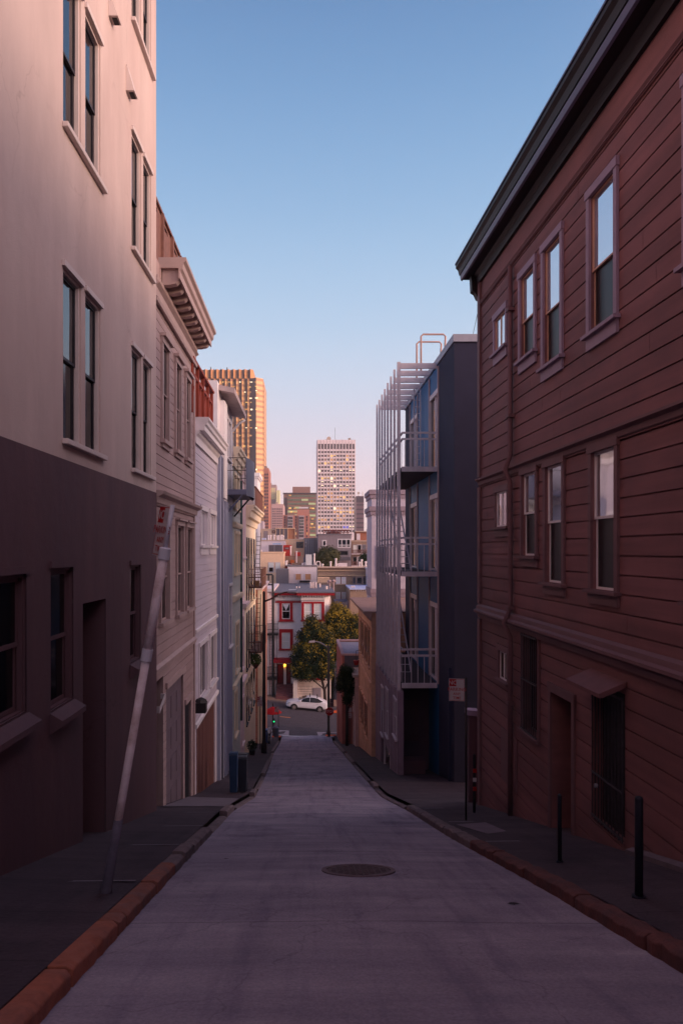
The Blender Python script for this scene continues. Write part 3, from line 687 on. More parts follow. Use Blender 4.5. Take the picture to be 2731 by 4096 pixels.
# ---- blue-grey house with the sloping roof slab and steel balcony
D0, D1 = 30.42, 36.9
root = thing('row_house', FB.pt(33, gnd(33)), 'pale house with wide sloping roof slab and blue grey downpipes and balcony', 'house', 'wooden houses stepping down the left side')
holes = [(33.4, 34.4, 4.3, 6.1), (34.8, 35.7, 4.3, 6.1), (35.0, 36.3, -4.6, -1.7), (34.6, 35.6, 2.86, 4.2)]
mb = MB(); fac_wall(mb, FB, D0, D1, [(-12, 2.2, 0)], [holes[2]], back=9, rev=.1, top=False); mb.build('lower_wall', m_bluegrey, root)
mb = MB(); fac_wall(mb, FB, D0, D1, [(2.203, 7.05, .004)], holes[:2], back=9, rev=.1); mb.build('wall', m_whitetrim, root)
for w in holes[:3]: fwin(FB, root, *w, m_whitetrim, m_whitetrim, m_glass, m_glassd, cw=.1, cp=.05, rev=.1)
mb = MB(); mb.poly([(-2.94, 30.9, 6.62), (-2.94, 30.9, 6.84), (-9, 30.9, 8.1), (-9, 30.9, 7.88)], (0, 6.1, 0)); mb.build('roof', M('roof_slab', (176, 158, 160), .8, .15), root)
mb = MB(); mb.fbox(FB, 31.3, 32.4, 2.25, 6.4, .006, .22); mb.build('wall_bay', m_whitetrim, root)
for (d, w, z0, z1) in ((30.5, .5, gnd(30.5) - .2, 4.0), (31.35, .7, gnd(31.4) - .2, 2.2), (32.6, 1.3, gnd(33) - .2, 2.2)):
    mb = MB(); mb.fbox(FB, d, d + w, z0, z1, .006, .12); mb.build('pilaster', m_bluegrey, root)
mb = MB(); mb.tube([FB.pt(31.15, gnd(31), .12), FB.pt(31.15, 3.9, .12), FB.pt(31.15, 4.1, .0)], .06, 10); mb.build('downpipe', m_bluesteel, root, smooth=True)
mb = MB(); mb.tube([(-2.98, 36.8, 6.55), (-3.3, 36.8, 6.35), (-3.66, 36.8, 5.9), (-3.56, 36.8, 4.6)], .06, 8); mb.build('downpipe', m_whitetrim, root, smooth=True)
bx = MB(); bx.box(-3.6, -2.72, 34, 37.8, 2.6, 2.84); bal = bx.build('balcony', m_bluesteel, root)
mb = MB()
n = 14
for i in range(n):
    a0, a1 = i / n, (i + 1) / n
    def cu(a): return -2.72 + .22 * math.sin(math.pi * a), 34 + 3.8 * a
    (xa, ya), (xb, yb) = cu(a0), cu(a1)
    mb.hexa([(xa, ya, 2.55), (xa + .03, ya, 2.55), (xb + .03, yb, 2.55), (xb, yb, 2.55), (xa, ya, 4.3), (xa + .03, ya, 4.3), (xb + .03, yb, 4.3), (xb, yb, 4.3)])
mb.build('balcony_panel', m_bluesteel, bal)
mb = MB()
for y in (34.03, 37.77):
    for z in (4.3, 3.72): mb.tube([(-3.6, y, z), (-2.72, y, z)], .018, 6)
    for i in range(6): mb.tube([(-3.6 + i * .17, y, 2.84), (-3.6 + i * .17, y, 4.3)], .01, 5)
mb.build('railing', m_iron, bal)
for y in (34.1, 37.6):
    mb = MB(); mb.tube([(-2.85, y, 2.62), (-3.6, y, 1.75)], .045, 6); mb.build('brace', m_bluesteel if y < 35 else m_iron, bal)

# ---- cream / sage / pink-white houses further down
def pilastered(name, D0, D1, ztop, mat, trim, label, holes, cornice, lap=True, back=9, belts=(), fac=FB, group='wooden houses stepping down the left side', glassm=None, rows=None, wkw=None, wtrim=None):
    root = thing(name, fac.pt((D0 + D1) / 2, gnd((D0 + D1) / 2)), label, 'house', group)
    zb = gnd(D1) - 1.2
    mb = MB(); fac_wall(mb, fac, D0, D1, rows or (lap_rows(zb, ztop, .26, .028, .02) if lap else [(zb, ztop, 0)]), holes, back=back, rev=.1); mb.build('wall', mat, root)
    kw = dict(cw=.12, cp=.05, rev=.1, sill=.1)
    kw.update(wkw or {})
    for w in holes: fwin(fac, root, *w, wtrim or trim, wtrim or trim, glassm or m_glass, m_glassd, **kw)
    if cornice:
        pr, h = cornice
        mb = MB(); mb.fprof(fac, [(0, ztop - h), (0, ztop + .06), (pr, ztop + .06), (pr, ztop - .06), (pr * .86, ztop - .12), (pr * .8, ztop - .25), (pr * .62, ztop - .3), (pr * .55, ztop - h * .6), (.16, ztop - h * .66), (.1, ztop - h)], D0 - .25, D1 + .3)
        mb.build('cornice', trim, root)
    for z, p, h in belts:
        mb = MB(); mb.fprof(fac, [(.0, z), (p * .6, z), (p, z + h * .6), (p, z + h), (0, z + h)], D0, D1); mb.build('belt_cornice', trim, root)
    return root
r4 = pilastered('row_house', 37.0, 41.4, 5.15, m_sage, m_cream, 'narrow house with pale sage boards and cream cornice behind the steel balcony', [(37.6, 38.5, 2.2, 3.9), (39.3, 40.4, 2.2, 3.9), (38.0, 39.0, -1.2, .9), (39.8, 40.8, -1.2, .9), (38.6, 40.2, -6.4, -3.9), (38.0, 39.2, -9.6, -7.4)], (.42, .9), belts=((1.2, .16, .25), (-2.6, .2, .3), (-7.0, .16, .2)))
mb = MB(); mb.tube([FB.pt(41.2, -9.5, .08), FB.pt(41.2, 3.9, .08)], .06, 8); mb.build('downpipe', M('green_pipe', (70, 92, 92), .6, .1), r4, smooth=True)
r5 = pilastered('row_house', 41.5, 44.3, 4.6, m_pinkwhite, m_pinkwhite, 'narrow pinkish white house with fluted pilasters uphill of the classical cream building', [(42.2, 43.2, -6.8, -3.8), (42.4, 43.4, -11.2, -8.6)], (.3, .6), belts=((-.55, .14, .2), (-3.3, .34, .3), (-7.7, .2, .3)))
for d in (41.7, 42.5, 43.3, 44.0):
    mb = MB(); mb.fbox(FB, d, d + .22, -.35, 3.9, .004, .09); mb.build('pilaster', m_pinkwhite, r5)
holes = [(d, d + w, z0, z1) for (d, w) in ((45.5, .9), (47.2, 1.0), (49.2, 1.3), (51.6, 1.5)) for z0, z1 in ((-3.4, .8), (-7.4, -3.9), (-10.8, -8.3))]
r6 = pilastered('apartment_building', 44.4, 54.2, 2.7, m_cream, m_cream, 'cream classical apartment building with moulded cornice and iron fire escapes', holes, (.64, 1.1), lap=False, belts=((-3.6, .1, .2),), glassm=m_glassd, wkw=dict(cw=.03, cp=.015, rev=.045, sw=.04, split=.3), wtrim=m_dkframe)
r6['category'] = 'building'; del r6['group']
mb = MB()
for i in range(16): mb.box(-3.9 + i * .035, -3.88 + i * .035, 48.75, 48.8, 2.76, 4.2)
mb.box(-3.92, -3.28, 48.7, 48.85, 4.15, 4.25)
for i in range(44): mb.box(-3.32, -3.28, 48.8 + i * .2, 48.97 + i * .2, 2.76, 4.2)
mb.box(-3.36, -3.24, 48.7, 57.6, 4.2, 4.28)
mb.build('roof_deck_fence', M('brown_fence', (112, 70, 60), .8, .2), r6)
for (zf, d0, d1) in ((-2.35, 48.2, 53.8), (-6.6, 48.2, 53.8)):
    mb = MB(); mb.fbox(FB, d0, d1, zf - .1, zf, .02, .8); esc = mb.build('fire_escape', M('brown_iron', (96, 62, 56), .6, .2), r6)
    mb = MB()
    for z in (zf + .6, zf + 1.15):
        mb.tube([FB.pt(d0, z, .02), FB.pt(d0, z, .78), FB.pt(d1, z, .78), FB.pt(d1, z, .02)], .025, 5)
    for i in range(48): mb.tube([FB.pt(d0 + (d1 - d0) * i / 47, zf, .78), FB.pt(d0 + (d1 - d0) * i / 47, zf + 1.15, .78)], .014, 4)
    for d in (d0, d1):
        for i in range(5): mb.tube([FB.pt(d, zf, .02 + i * .18), FB.pt(d, zf + 1.15, .02 + i * .18)], .012, 4)
    mb.build('railing', M('brown_iron_rail', (104, 66, 58), .6, .2), esc)
    mb = MB()
    for o in (.3, .6): mb.tube([FB.pt(d0 + .4, zf, o), FB.pt(d0 + 2.4, zf + 3.6, o)], .025, 5)
    for i in range(12): mb.tube([FB.pt(d0 + .4 + 2 * i / 12, zf + 3.6 * i / 12, .3), FB.pt(d0 + .4 + 2 * i / 12, zf + 3.6 * i / 12, .6)], .015, 4)
    mb.build('ladder', m_iron, esc)
# things left on the fire escape and hanging pot
root = thing('potted_plant', FB.pt(48.9, -2.34, .45), 'potted plant standing on the upper fire escape of the cream building', 'plant')
mb = MB(); mb.lathe(FB.pt(48.9, -2.34, .45), [(.14, 0), (.2, .35), (.22, .36)], 12); mb.build('pot', M('cream_pot', (206, 170, 140), .7, .1), root, smooth=True)
# ---- salmon building at the corner
FP = Fac(-3.4, 1)
root = thing('apartment_building', (-3.6, 62, gnd(62)), 'salmon stucco corner building with a pale cornice behind the mast arm lamp', 'building')
mb = MB(); mb.box(-12, -3.4, 58, 66.5, gnd(66) - 1, -2.9); mb.build('wall', m_pink, root)
mb = MB(); mb.box(-12.1, -3.22, 57.8, 66.7, -2.9, -2.72); mb.box(-12.05, -3.3, 57.9, 66.6, -3.06, -2.903); mb.build('cornice', m_pinkwhite, root)
mb = MB(); mb.box(-3.7, -3.36, 57.97, 58.3, gnd(58) - .6, -3.08); mb.build('corner_board', m_cream, root)
for (x0, x1) in ((-3.95, -3.84),):
    mb = MB(); mb.tube([(-3.9, 57.92, -12), (-3.9, 57.92, -3.1)], .035, 6); mb.build('downpipe', m_rust, root)
mb = MB()
for i in range(22): mb.box(-4.6, -3.72, 57.985, 57.999, -3.9 - i * .52, -3.88 - i * .52)
mb.build('string_course', M('salmon_joint', (140, 84, 72), .8, .1), root)
# white house whose top shows over the deck
root = thing('house', (-6, 63, gnd(63)), 'white house top with small cornice showing over the brown deck fence', 'house')
mb = MB(); mb.box(-9.0, -4.0, 67.0 - 4.5, 66.4, -3.0, 6.3); mb.build('wall', m_whitetrim, root)
mb = MB(); mb.box(-9.2, -3.82, 62.3, 66.6, 6.3, 6.62); mb.box(-9.1, -3.9, 62.4, 66.5, 6.15, 6.298); mb.build('cornice', m_whitetrim, root)

# ---- mast arm street lamp
pb = Vector((-2.62, 47.3, gnd(47.3)))
root = thing('street_lamp', pb, 'tall dark pole street lamp with long curved mast arm by the salmon building', 'street lamp')
mb = MB(); mb.lathe(pb, [(.2, -.05), (.19, .5), (.13, .7), (.11, 1.0), (.085, 10.3), (.09, 10.34), (.03, 10.42)], 12); mb.build('pole', m_iron, root, smooth=True)
z = pb.z + 9.75
mb = MB(); mb.tube([(-2.6, 47.3, z), (-2.2, 47.3, z + .15), (-1.7, 47.3, z + .45), (-1.2, 47.3, z + .6), (-.8, 47.3, z + .62)], [.06, .055, .05, .045, .04], 8); mb.build('mast_arm', M('brown_arm', (92, 58, 52), .6, .15), root, smooth=True)
mb = MB(); mb.lathe((-.78, 47.3, z + .6), [(.03, -.35), (.09, -.2), (.1, .1), (.02, .35)], 10, 'x'); mb.build('lamp_head', m_steel, root, smooth=True)

def post_sign(pos, top, w, h, label, plabel, face=(1, 0, 0), off=(.0, -.04, 0), rad=.03):
    root = thing('sign_post', pos, plabel, 'sign post')
    mb = MB(); mb.tube([Vector(pos) - Vector((0, 0, .1)), (pos[0], pos[1], top)], rad, 8); mb.build('post', m_iron, root, smooth=True)
    return sign_panel('parking_sign', (pos[0] + off[0], pos[1] + off[1], top - h / 2 - .02), face, (0, 0, 1), w, h, label)
post_sign((-3.06, 50.6, gnd(50.6)), -10.0, .40, .66, 'no parking sign left of the tall lamp pole', 'short dark post of the no parking sign beside the lamp pole')
post_sign((-2.36, 66, gnd(66)), -13.95, .36, .5, 'small no parking sign above the litter bin at the far left corner', 'thin dark post at the far left corner', off=(-.16, -.04, 0))
# right-hand no parking sign
post_sign((3.38, 15.45, gnd(15.45)), -2.66, .33, .47, 'no parking any time sign in front of the dark blue wall', 'bare grey post carrying the any time sign', off=(-.2, -.03, 0), face=(1, .05, -.04), rad=.022)
# bins
def wheelie(x, d, w, h, mat, label):
    root = thing('wheelie_bin', (x, d, gnd(d)), label, 'bin', 'wheelie bins on the left pavement'); z = gnd(d)
    mb = MB(); mb.hexa([(x - w * .42, d - w * .42, z + .06), (x + w * .42, d - w * .42, z + .06), (x + w * .42, d + w * .42, z + .06), (x - w * .42, d + w * .42, z + .06),
                        (x - w / 2, d - w / 2, z + h), (x + w / 2, d - w / 2, z + h), (x + w / 2, d + w / 2, z + h), (x - w / 2, d + w / 2, z + h)]); mb.build('body', mat, root, bevel=.03)
    mb = MB(); mb.hexa([(x - w * .54, d - w * .54, z + h + .004), (x + w * .54, d - w * .54, z + h + .004), (x + w * .54, d + w * .54, z + h + .004), (x - w * .54, d + w * .54, z + h + .004),
                        (x - w * .45, d - w * .4, z + h + .09), (x + w * .45, d - w * .4, z + h + .09), (x + w * .5, d + w * .5, z + h + .06), (x - w * .5, d + w * .5, z + h + .06)]); mb.build('lid', mat, root, bevel=.02)
    for s in (-1, 1):
        mb = MB(); mb.lathe((x + s * w * .38, d + w * .42, z + .1), [(.1, -.03), (.1, .03)], 12, 'x'); mb.build('wheel', m_dark, root)
m_binb = M('blue_bin_plastic', (44, 66, 96), .5, .1); m_bing = M('dark_grey_bin_plastic', (48, 50, 62), .5, .1)
wheelie(-2.46, 25.5, .30, 1.36, m_binb, 'tall narrow blue wheelie bin nearest the camera on the left pavement')
wheelie(-2.2, 26.1, .34, 1.22, m_bing, 'dark grey wheelie bin right beside the tall blue one')
wheelie(-2.28, 27.2, .36, 1.25, M('black_bin', (38, 36, 44), .5, .1), 'black wheelie bin behind the dark grey one')
# litter bin
root = thing('litter_bin', (-2.62, 66, gnd(66)), 'round blue grey litter bin at the far left corner', 'bin')
c = (-2.62, 66, gnd(66)); mb = MB(); mb.lathe(c, [(.22, 0), (.27, .08), (.27, .75)], 16); mb.build('body', M('bin_metal', (70, 82, 104), .5, .1), root, smooth=False)
mb = MB(); mb.lathe(c, [(.29, .755), (.29, .82), (.16, .95), (.03, .98)], 16); mb.build('lid', m_bluesteel, root)
# signal with a green lamp
root = thing('signal_post', (-2.8, 67, gnd(66.5)), 'slim dark signal post with a small glowing green lamp', 'signal')
mb = MB(); mb.tube([(-2.8, 67, gnd(66.5) - .1), (-2.8, 67, gnd(66.5) + 1.55)], .03, 8); mb.build('post', m_iron, root)
mb = MB(); mb.box(-2.88, -2.72, 66.95, 67.1, -15.72, -15.36); mb.build('housing', m_dark, root)
mb = MB(); mb.lathe((-2.8, 66.94, -15.54), [(.07, 0), (.065, -.03)], 12, 'y'); mb.build('lamp', emit('green_lamp', (40, 255, 150), 1.3), root)
# red parasol
root = thing('market_umbrella', (-2.98, 68.5, -17.0), 'small red cloth umbrella at the far left corner', 'umbrella')
mb = MB(); mb.tube([(-2.98, 68.5, -17.1), (-2.98, 68.5, -14.2)], .05, 8); mb.build('pole', m_iron, root)
mb = MB(); mb.lathe((-2.98, 68.5, -15.1), [(.85, 0), (.86, .05), (.5, .38), (.04, .6), (.02, .62), (.02, .56), (.48, .33), (.83, .03)], 8); mb.build('canopy', M('red_cloth', (190, 24, 30), .8, .1), root)
# parked motorcycle and its blue cover
def motorcycle(x, d):
    z = gnd(d); root = thing('motorcycle', (x, d, z), 'dark parked motorcycle with silver headlamp on the left pavement', 'motorcycle')
    for yy in (d - .65, d + .65):
        mb = MB(); n = 18
        prof = [(.22, -.05), (.31, -.055), (.33, 0), (.31, .055), (.22, .05)]
        mb.lathe((x, yy, z + .33), prof, n, 'x'); w = mb.build('wheel', m_dark, root, smooth=False)
        mb = MB(); mb.lathe((x, yy, z + .33), [(.2, -.04), (.2, .04)], n, 'x'); mb.build('rim', m_steel, w)
    mb = MB(); mb.tube([(x, d - .4, z + .78), (x, d - .1, z + .86), (x, d + .2, z + .72)], [.08, .17, .1], 10); mb.build('fuel_tank', M('dark_blue_tank', (36, 40, 60), .3, .1), root, smooth=True)
    mb = MB(); mb.tube([(x, d + .15, z + .74), (x, d + .5, z + .76), (x, d + .85, z + .86)], [.1, .13, .06], 8); mb.build('seat', m_dark, root, smooth=True)
    mb = MB(); mb.box(x - .16, x + .16, d - .3, d + .25, z + .25, z + .62); mb.build('engine', m_steel, root, bevel=.04)
    mb = MB()
    for s in (-.09, .09): mb.tube([(x + s, d - .65, z + .33), (x + s, d - .4, z + 1.0)], .03, 6)
    mb.build('fork', m_steel, root)
    mb = MB(); mb.tube([(x - .38, d - .3, z + 1.05), (x - .1, d - .42, z + 1.0), (x + .1, d - .42, z + 1.0), (x + .38, d - .3, z + 1.05)], .02, 6); mb.build('handlebar', m_iron, root)
    mb = MB(); mb.lathe((x, d - .5, z + .92), [(.06, .1), (.1, 0), (.1, -.04), (.03, -.06)], 12, 'y'); mb.build('headlight', M('chrome', (210, 214, 222), .15, .03, metal=1.0), root, smooth=True)
    mb = MB(); mb.poly([(x - .2, d - .48, z + 1.0), (x + .2, d - .48, z + 1.0), (x + .1, d - .36, z + 1.35), (x - .1, d - .36, z + 1.35)], (0, .01, 0)); mb.build('windscreen', m_glassb, root)
motorcycle(-2.78, 58.6)
for x, lab in ((-3.34, 'pale blue recycling crate left of the motorcycle'), (-3.02, 'larger faded blue recycling crate beside the motorcycle')):
    z = gnd(59.6); root = thing('recycling_crate', (x, 59.6, z), lab, 'crate', 'blue crates beside the motorcycle')
    w = .13; mb = MB(); mb.hexa([(x - w, 59.4, z), (x + w, 59.4, z), (x + w, 59.8, z), (x - w, 59.8, z), (x - w - .02, 59.36, z + 1.05), (x + w + .02, 59.36, z + 1.05), (x + w + .02, 59.84, z + 1.05), (x - w - .02, 59.84, z + 1.05)]); mb.build('body', M('faded_blue', (86, 112, 168), .6, .1), root, bevel=.02)
    mb = MB(); mb.box(x - w - .04, x + w + .04, 59.34, 59.86, z + 1.053, z + 1.1); mb.build('lid', M('faded_blue_lid', (96, 122, 176), .6, .1), root)
# ================================================================== RIGHT ROW
FR = Fac(4.75, -1, -.018, 9.0)
root = thing('apartment_building', FR.pt(13, gnd(13)), 'brick red clapboard building with dark overhanging eaves on the right', 'building')
CW = .115
def op(d0, d1, z0, z1): return (d0 + CW, d1 - CW, z0, z1 - CW * 1.2)
upw = [op(16.72, 17.84, 4.72, 5.68), op(14.75, 15.87, 4.05, 5.95), op(13.29, 14.42, 3.55, 5.95), op(11.05, 12.2, 3.55, 5.93), op(8.05, 9.2, 3.55, 5.93)]
midw = [op(16.6, 17.75, .56, 1.52), op(14.66, 15.75, -.1, 1.74), op(13.2, 14.3, -.6, 1.74), op(11.03, 12.12, -.62, 1.73), op(8.05, 9.1, -.62, 1.73)]
loww = [op(16.6, 17.5, -3.0, -2.2)]
bar = (14.65, 15.55, -3.75, -1.78); dor = (12.85, 13.9, gnd(13.4) - .4, -2.65); bdoor = (10.85, 12.0, gnd(11.5) + .25, -2.12)
rows = lap_rows(-9.5, -1.72, .30, .026, .03) + [(-1.72, -1.5, .02)] + lap_rows(-1.5, 1.66, .287, .026, .03) + [(1.66, 1.82, .02)] + lap_rows(1.82, 6.36, .30, .026, .03) + [(6.36, 6.46, .03), (6.46, 7.2, .0)]
allh = upw + midw + loww + [bar, dor, bdoor]
jn = random.Random(21); jts = []
for _ in range(70):
    d = jn.uniform(8.2, 18.6); reg = jn.choice(((-9.5, .30, 25), (-1.5, .287, 10), (1.82, .30, 15))); k = jn.randrange(reg[2])
    z0 = reg[0] + k * reg[1]; z1 = z0 + reg[1] - .026
    if z1 < 6.3 and not (reg[0] < -2 and z1 > -1.75) and all(d < h[0] - .3 or d > h[1] + .3 or z1 < h[2] - .35 or z0 > h[3] + .25 for h in allh) and all(abs(d - q[0]) > .1 for q in jts): jts.append((d, d + .009, z0, z1))
mb = MB(); fac_wall(mb, FR, -45, 19.22, rows, allh + jts, back=30, revs=[.10] * 11 + [.2, .7, .2] + [.018] * len(jts)); mb.build('wall', m_red, root)  # unseen body drawn back far enough to shade the left houses
for i, w in enumerate(upw):
    fwin(FR, root, *w, m_redtrim, m_wood, m_glassb, m_screen if i else m_glassb, cw=CW, cp=.045, rev=.10 if i else .05, split=.46, sw=.03, sill=.06, apron=.2, style='slide' if i == 0 else 'hung')
for i, w in enumerate(midw):
    fwin(FR, root, *w, m_redtrim2, m_whitetrim, m_glassb, m_screen if i else m_glassb, cw=CW, cp=.045, rev=.10 if i else .05, split=.52, sw=.04, sill=.06, apron=.17, style='slide' if i == 0 else 'hung')
for w in loww: fwin(FR, root, *w, m_redtrim2, m_whitetrim, m_glass, m_glass, cw=CW, cp=.04, rev=.06, sw=.04, sill=.05, style='slide')
# barred window
w = fwin(FR, root, *bar, m_redtrim2, m_dkframe, m_glassd, m_glassd, cw=.1, cp=.04, rev=.18, sw=.05, sill=.06)
mb = MB()
for i in range(9):
    d = lerp(bar[0], bar[1], i / 8); mb.tube([FR.pt(d, bar[2] - .05, .07), FR.pt(d, bar[3] + .06, .07)], .011, 6)
for z in (bar[2], -2.7, bar[3]): mb.fbox(FR, bar[0] - .05, bar[1] + .05, z, z + .03, .055, .085)
mb.build('window_bars', M('white_rubbed_iron', (66, 62, 70), .6, .3, 8), w)
# recessed door
mb = MB(); mb.fbox(FR, dor[0] + .03, dor[1] - .03, gnd(13.4) - .3, dor[3] - .03, -.695, -.63)
for z in (-4.4, -3.4): mb.fbox(FR, 13.0, 13.75, z - .4, z + .4, -.63, -.61)
dr = mb.build('door', m_dark, root)
mb = MB(); mb.lathe(FR.pt(13.75, -3.95, -.6), [(.03, -.03), (.035, 0), (.02, .03)], 10, 'x'); mb.build('door_handle', m_steel, dr)
mb = MB(); mb.fbox(FR, dor[0] - .12, dor[0], gnd(13) - .3, dor[3], .002, .04); mb.fbox(FR, dor[1], dor[1] + .12, gnd(14) - .3, dor[3], .002, .04); mb.fbox(FR, dor[0] - .14, dor[1] + .14, dor[3], dor[3] + .16, .002, .05); mb.build('door_frame', m_redtrim2, root)
# barred door with little hood
mb = MB(); mb.fbox(FR, bdoor[0] + .02, bdoor[1] - .02, bdoor[2] + .01, bdoor[3] - .02, -.195, -.15); dr = mb.build('door', m_dark, root); dr['label'] = 'barred door under the small hood'
mb = MB()
for i in range(10):
    d = lerp(bdoor[0] + .03, bdoor[1] - .03, i / 9); mb.tube([FR.pt(d, bdoor[2] + .05, .03), FR.pt(d, bdoor[3] - .03, .03)], .011, 6)
for z in (bdoor[2] + .08, -3.6, bdoor[3] - .1): mb.fbox(FR, bdoor[0] + .01, bdoor[1] - .01, z, z + .035, .018, .045)
mb.build('door_bars', M('white_rubbed_iron2', (62, 58, 66), .6, .3, 8), dr)
mb = MB(); mb.lathe(FR.pt(11.75, -3.75, .06), [(.035, -.02), (.035, .02)], 10, 'x'); mb.build('door_handle', m_steel, dr)
mb = MB(); mb.fprof(FR, [(.004, -2.0), (.004, -1.92), (.42, -2.1), (.42, -2.16), (.36, -2.16)], 10.78, 12.08); mb.build('door_hood', M('hood_boards', (114, 76, 80), .7, .15, 4), root)
# access panel near the corner
mb = MB(); mb.fbox(FR, 16.0, 17.2, -5.3, -4.1, .002, .03); mb.fbox(FR, 16.06, 17.14, -5.24, -4.16, .03, .04); mb.build('access_panel', m_redtrim2, root)
# ledges, downpipe, corner board, footing
mb = MB(); mb.fprof(FR, [(.0, 1.66), (.05, 1.7), (.06, 1.78), (.13, 1.82), (.13, 1.86), (.02, 1.9)], -45, 19.22); mb.build('belt_moulding', m_redtrim2, root)
mb = MB(); mb.fprof(FR, [(.0, -1.76), (.06, -1.74), (.07, -1.64), (.17, -1.58), (.17, -1.53), (.1, -1.5), (.09, -1.42), (.02, -1.38)], -45, 19.22); mb.build('belt_moulding', m_redtrim2, root)
mb = MB(); mb.fprof(FR, [(.0, 6.36), (.05, 6.38), (.03, 6.42), (.06, 6.46), (.0, 6.48)], -45, 19.22); mb.build('belt_moulding', m_redtrim2, root)
mb = MB(); mb.tube([FR.pt(16.3, gnd(16.3), .08), FR.pt(16.3, -1.9, .08), FR.pt(16.3, -1.6, .22), FR.pt(16.3, -1.3, .08), FR.pt(16.3, 1.5, .08), FR.pt(16.3, 1.8, .19), FR.pt(16.3, 2.1, .08), FR.pt(16.3, 6.3, .08)], .055, 10); mb.build('downpipe', m_redtrim2, root, smooth=True)
for z in (-3.4, -1.3, 2.95, 5.3):
    mb = MB(); mb.fbox(FR, 16.2, 16.4, z, z + .07, .002, .15); mb.build('pipe_bracket', m_redtrim2, root)
for z0, z1 in ((gnd(19.2) - .3, -1.77), (-1.37, 1.65), (1.91, 7.0)):
    mb = MB(); mb.fbox(FR, 19.05, 19.26, z0, z1, .002, .06); mb.build('corner_board', m_redtrim2, root)
mb = MB()
for a in frange(6, 10.6, .46)[:-1]: mb.hexa([FR.pt(a, gnd(a) - .4, .002), FR.pt(a, gnd(a) - .4, .12), FR.pt(a + .46, gnd(a + .46) - .4, .12), FR.pt(a + .46, gnd(a + .46) - .4, .002), FR.pt(a, gnd(a) + .12, .002), FR.pt(a, gnd(a) + .09, .12), FR.pt(a + .46, gnd(a + .46) + .09, .12), FR.pt(a + .46, gnd(a + .46) + .12, .002)])
mb.build('footing', M('dull_footing', (104, 92, 102), .9, .2, 4), root)
# eaves
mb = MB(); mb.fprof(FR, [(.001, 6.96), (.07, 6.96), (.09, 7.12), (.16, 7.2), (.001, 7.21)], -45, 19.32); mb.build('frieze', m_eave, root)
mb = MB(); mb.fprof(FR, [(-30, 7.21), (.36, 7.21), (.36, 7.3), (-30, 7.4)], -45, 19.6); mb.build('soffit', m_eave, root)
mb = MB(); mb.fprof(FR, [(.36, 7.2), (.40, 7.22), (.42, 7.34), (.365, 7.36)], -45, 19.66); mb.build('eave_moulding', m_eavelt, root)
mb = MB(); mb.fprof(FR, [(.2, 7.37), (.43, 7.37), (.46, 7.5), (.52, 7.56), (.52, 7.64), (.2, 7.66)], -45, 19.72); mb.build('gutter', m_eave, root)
mb = MB(); mb.fprof(FR, [(.54, 7.65), (.54, 7.69), (-12, 9.0), (-30.2, 7.7), (-30.2, 7.64), (-12, 8.9)], -45, 19.74); mb.build('roof', m_eavelt, root)
mb = MB(); mb.fprof(FR, [(-.3, 6.6), (.05, 6.6), (.12, 6.75), (.2, 6.8), (.22, 7.2), (-.3, 7.2)], 19.24, 19.45); mb.build('end_bracket', m_eave, root)
# overhead wire
mb = MB(); mb.tube([(9, 40, 11.2), (6.6, 28, 9.2), (4.9, 19.4, 8.3), (4.9, 18.9, 7.6)], .012, 5); tag(mb.build('overhead_wire', m_iron, None, (6.6, 28, 9.2)), 'thin dark wire sagging above the blue building roof', 'wire')
# bollards
m_boll = M('blue_grey_bollard', (36, 37, 50), .5, .15, 6, metal=.2)
for (x, d, h, r, lab) in ((3.44, 9.95, .92, .028, 'slim blue grey bollard farther from the camera on the right pavement'), (3.5, 7.72, 1.06, .042, 'thicker blue grey bollard nearer the camera on the right pavement')):
    root = thing('bollard', (x, d, gnd(d)), lab, 'bollard', 'bollards on the right pavement')
    mb = MB(); mb.lathe((x, d, gnd(d)), [(r, -.1), (r, h - .02), (r * .85, h), (r * .3, h + .012)], 14); mb.build('post', m_boll, root, smooth=True)
    mb = MB(); mb.lathe((x, d, gnd(d)), [(r * 1.7, -.06), (r * 1.7, .03), (r * 1.05, .035)], 14); mb.build('base_ring', m_boll, root)
# reflector post
root = thing('reflector_post', (3.93, 17.1, gnd(17.1)), 'thin black post with two red and one white reflector beside the red building corner', 'post')
mb = MB(); mb.lathe((3.93, 17.1, gnd(17.1)), [(.035, -.1), (.035, 1.35), (.02, 1.37)], 10); mb.build('post', m_dark, root)
for z, m in ((-5.1, M('red_reflector', (170, 26, 28), .3, .05)), (-5.31, m_paper), (-5.52, M('red_reflector', (170, 26, 28), .3, .05))):
    mb = MB(); mb.box(3.89, 3.97, 17.05, 17.063, z - .045, z + .045); mb.build('reflector', m, root)
# yard wall between the red and the blue building
root = thing('yard_wall', (4.9, 21, gnd(21)), 'low plum rendered yard wall with a sloping coping beside the red building', 'wall')
mb = MB(); mb.poly([(4.5, 20.2, -9), (6.4, 20.2, -9), (6.4, 20.2, -5.26), (5.4, 20.2, -5.18), (5.0, 20.2, -4.76), (4.7, 20.2, -4.55), (4.5, 20.2, -4.52)], (0, .2, 0)); mb.build('wall', m_base, root)
mb = MB(); mb.poly([(4.44, 20.12, -4.5), (4.44, 20.12, -4.36), (4.75, 20.12, -4.38), (5.1, 20.12, -4.6), (5.5, 20.12, -5.0), (6.4, 20.12, -5.1), (6.4, 20.12, -5.24), (5.4, 20.12, -5.16), (5.0, 20.12, -4.74), (4.7, 20.12, -4.53)], (0, .36, 0)); mb.build('coping', m_redtrim, root)
for x, d in ((4.0, 18.6), (4.15, 21.4)):
    pass

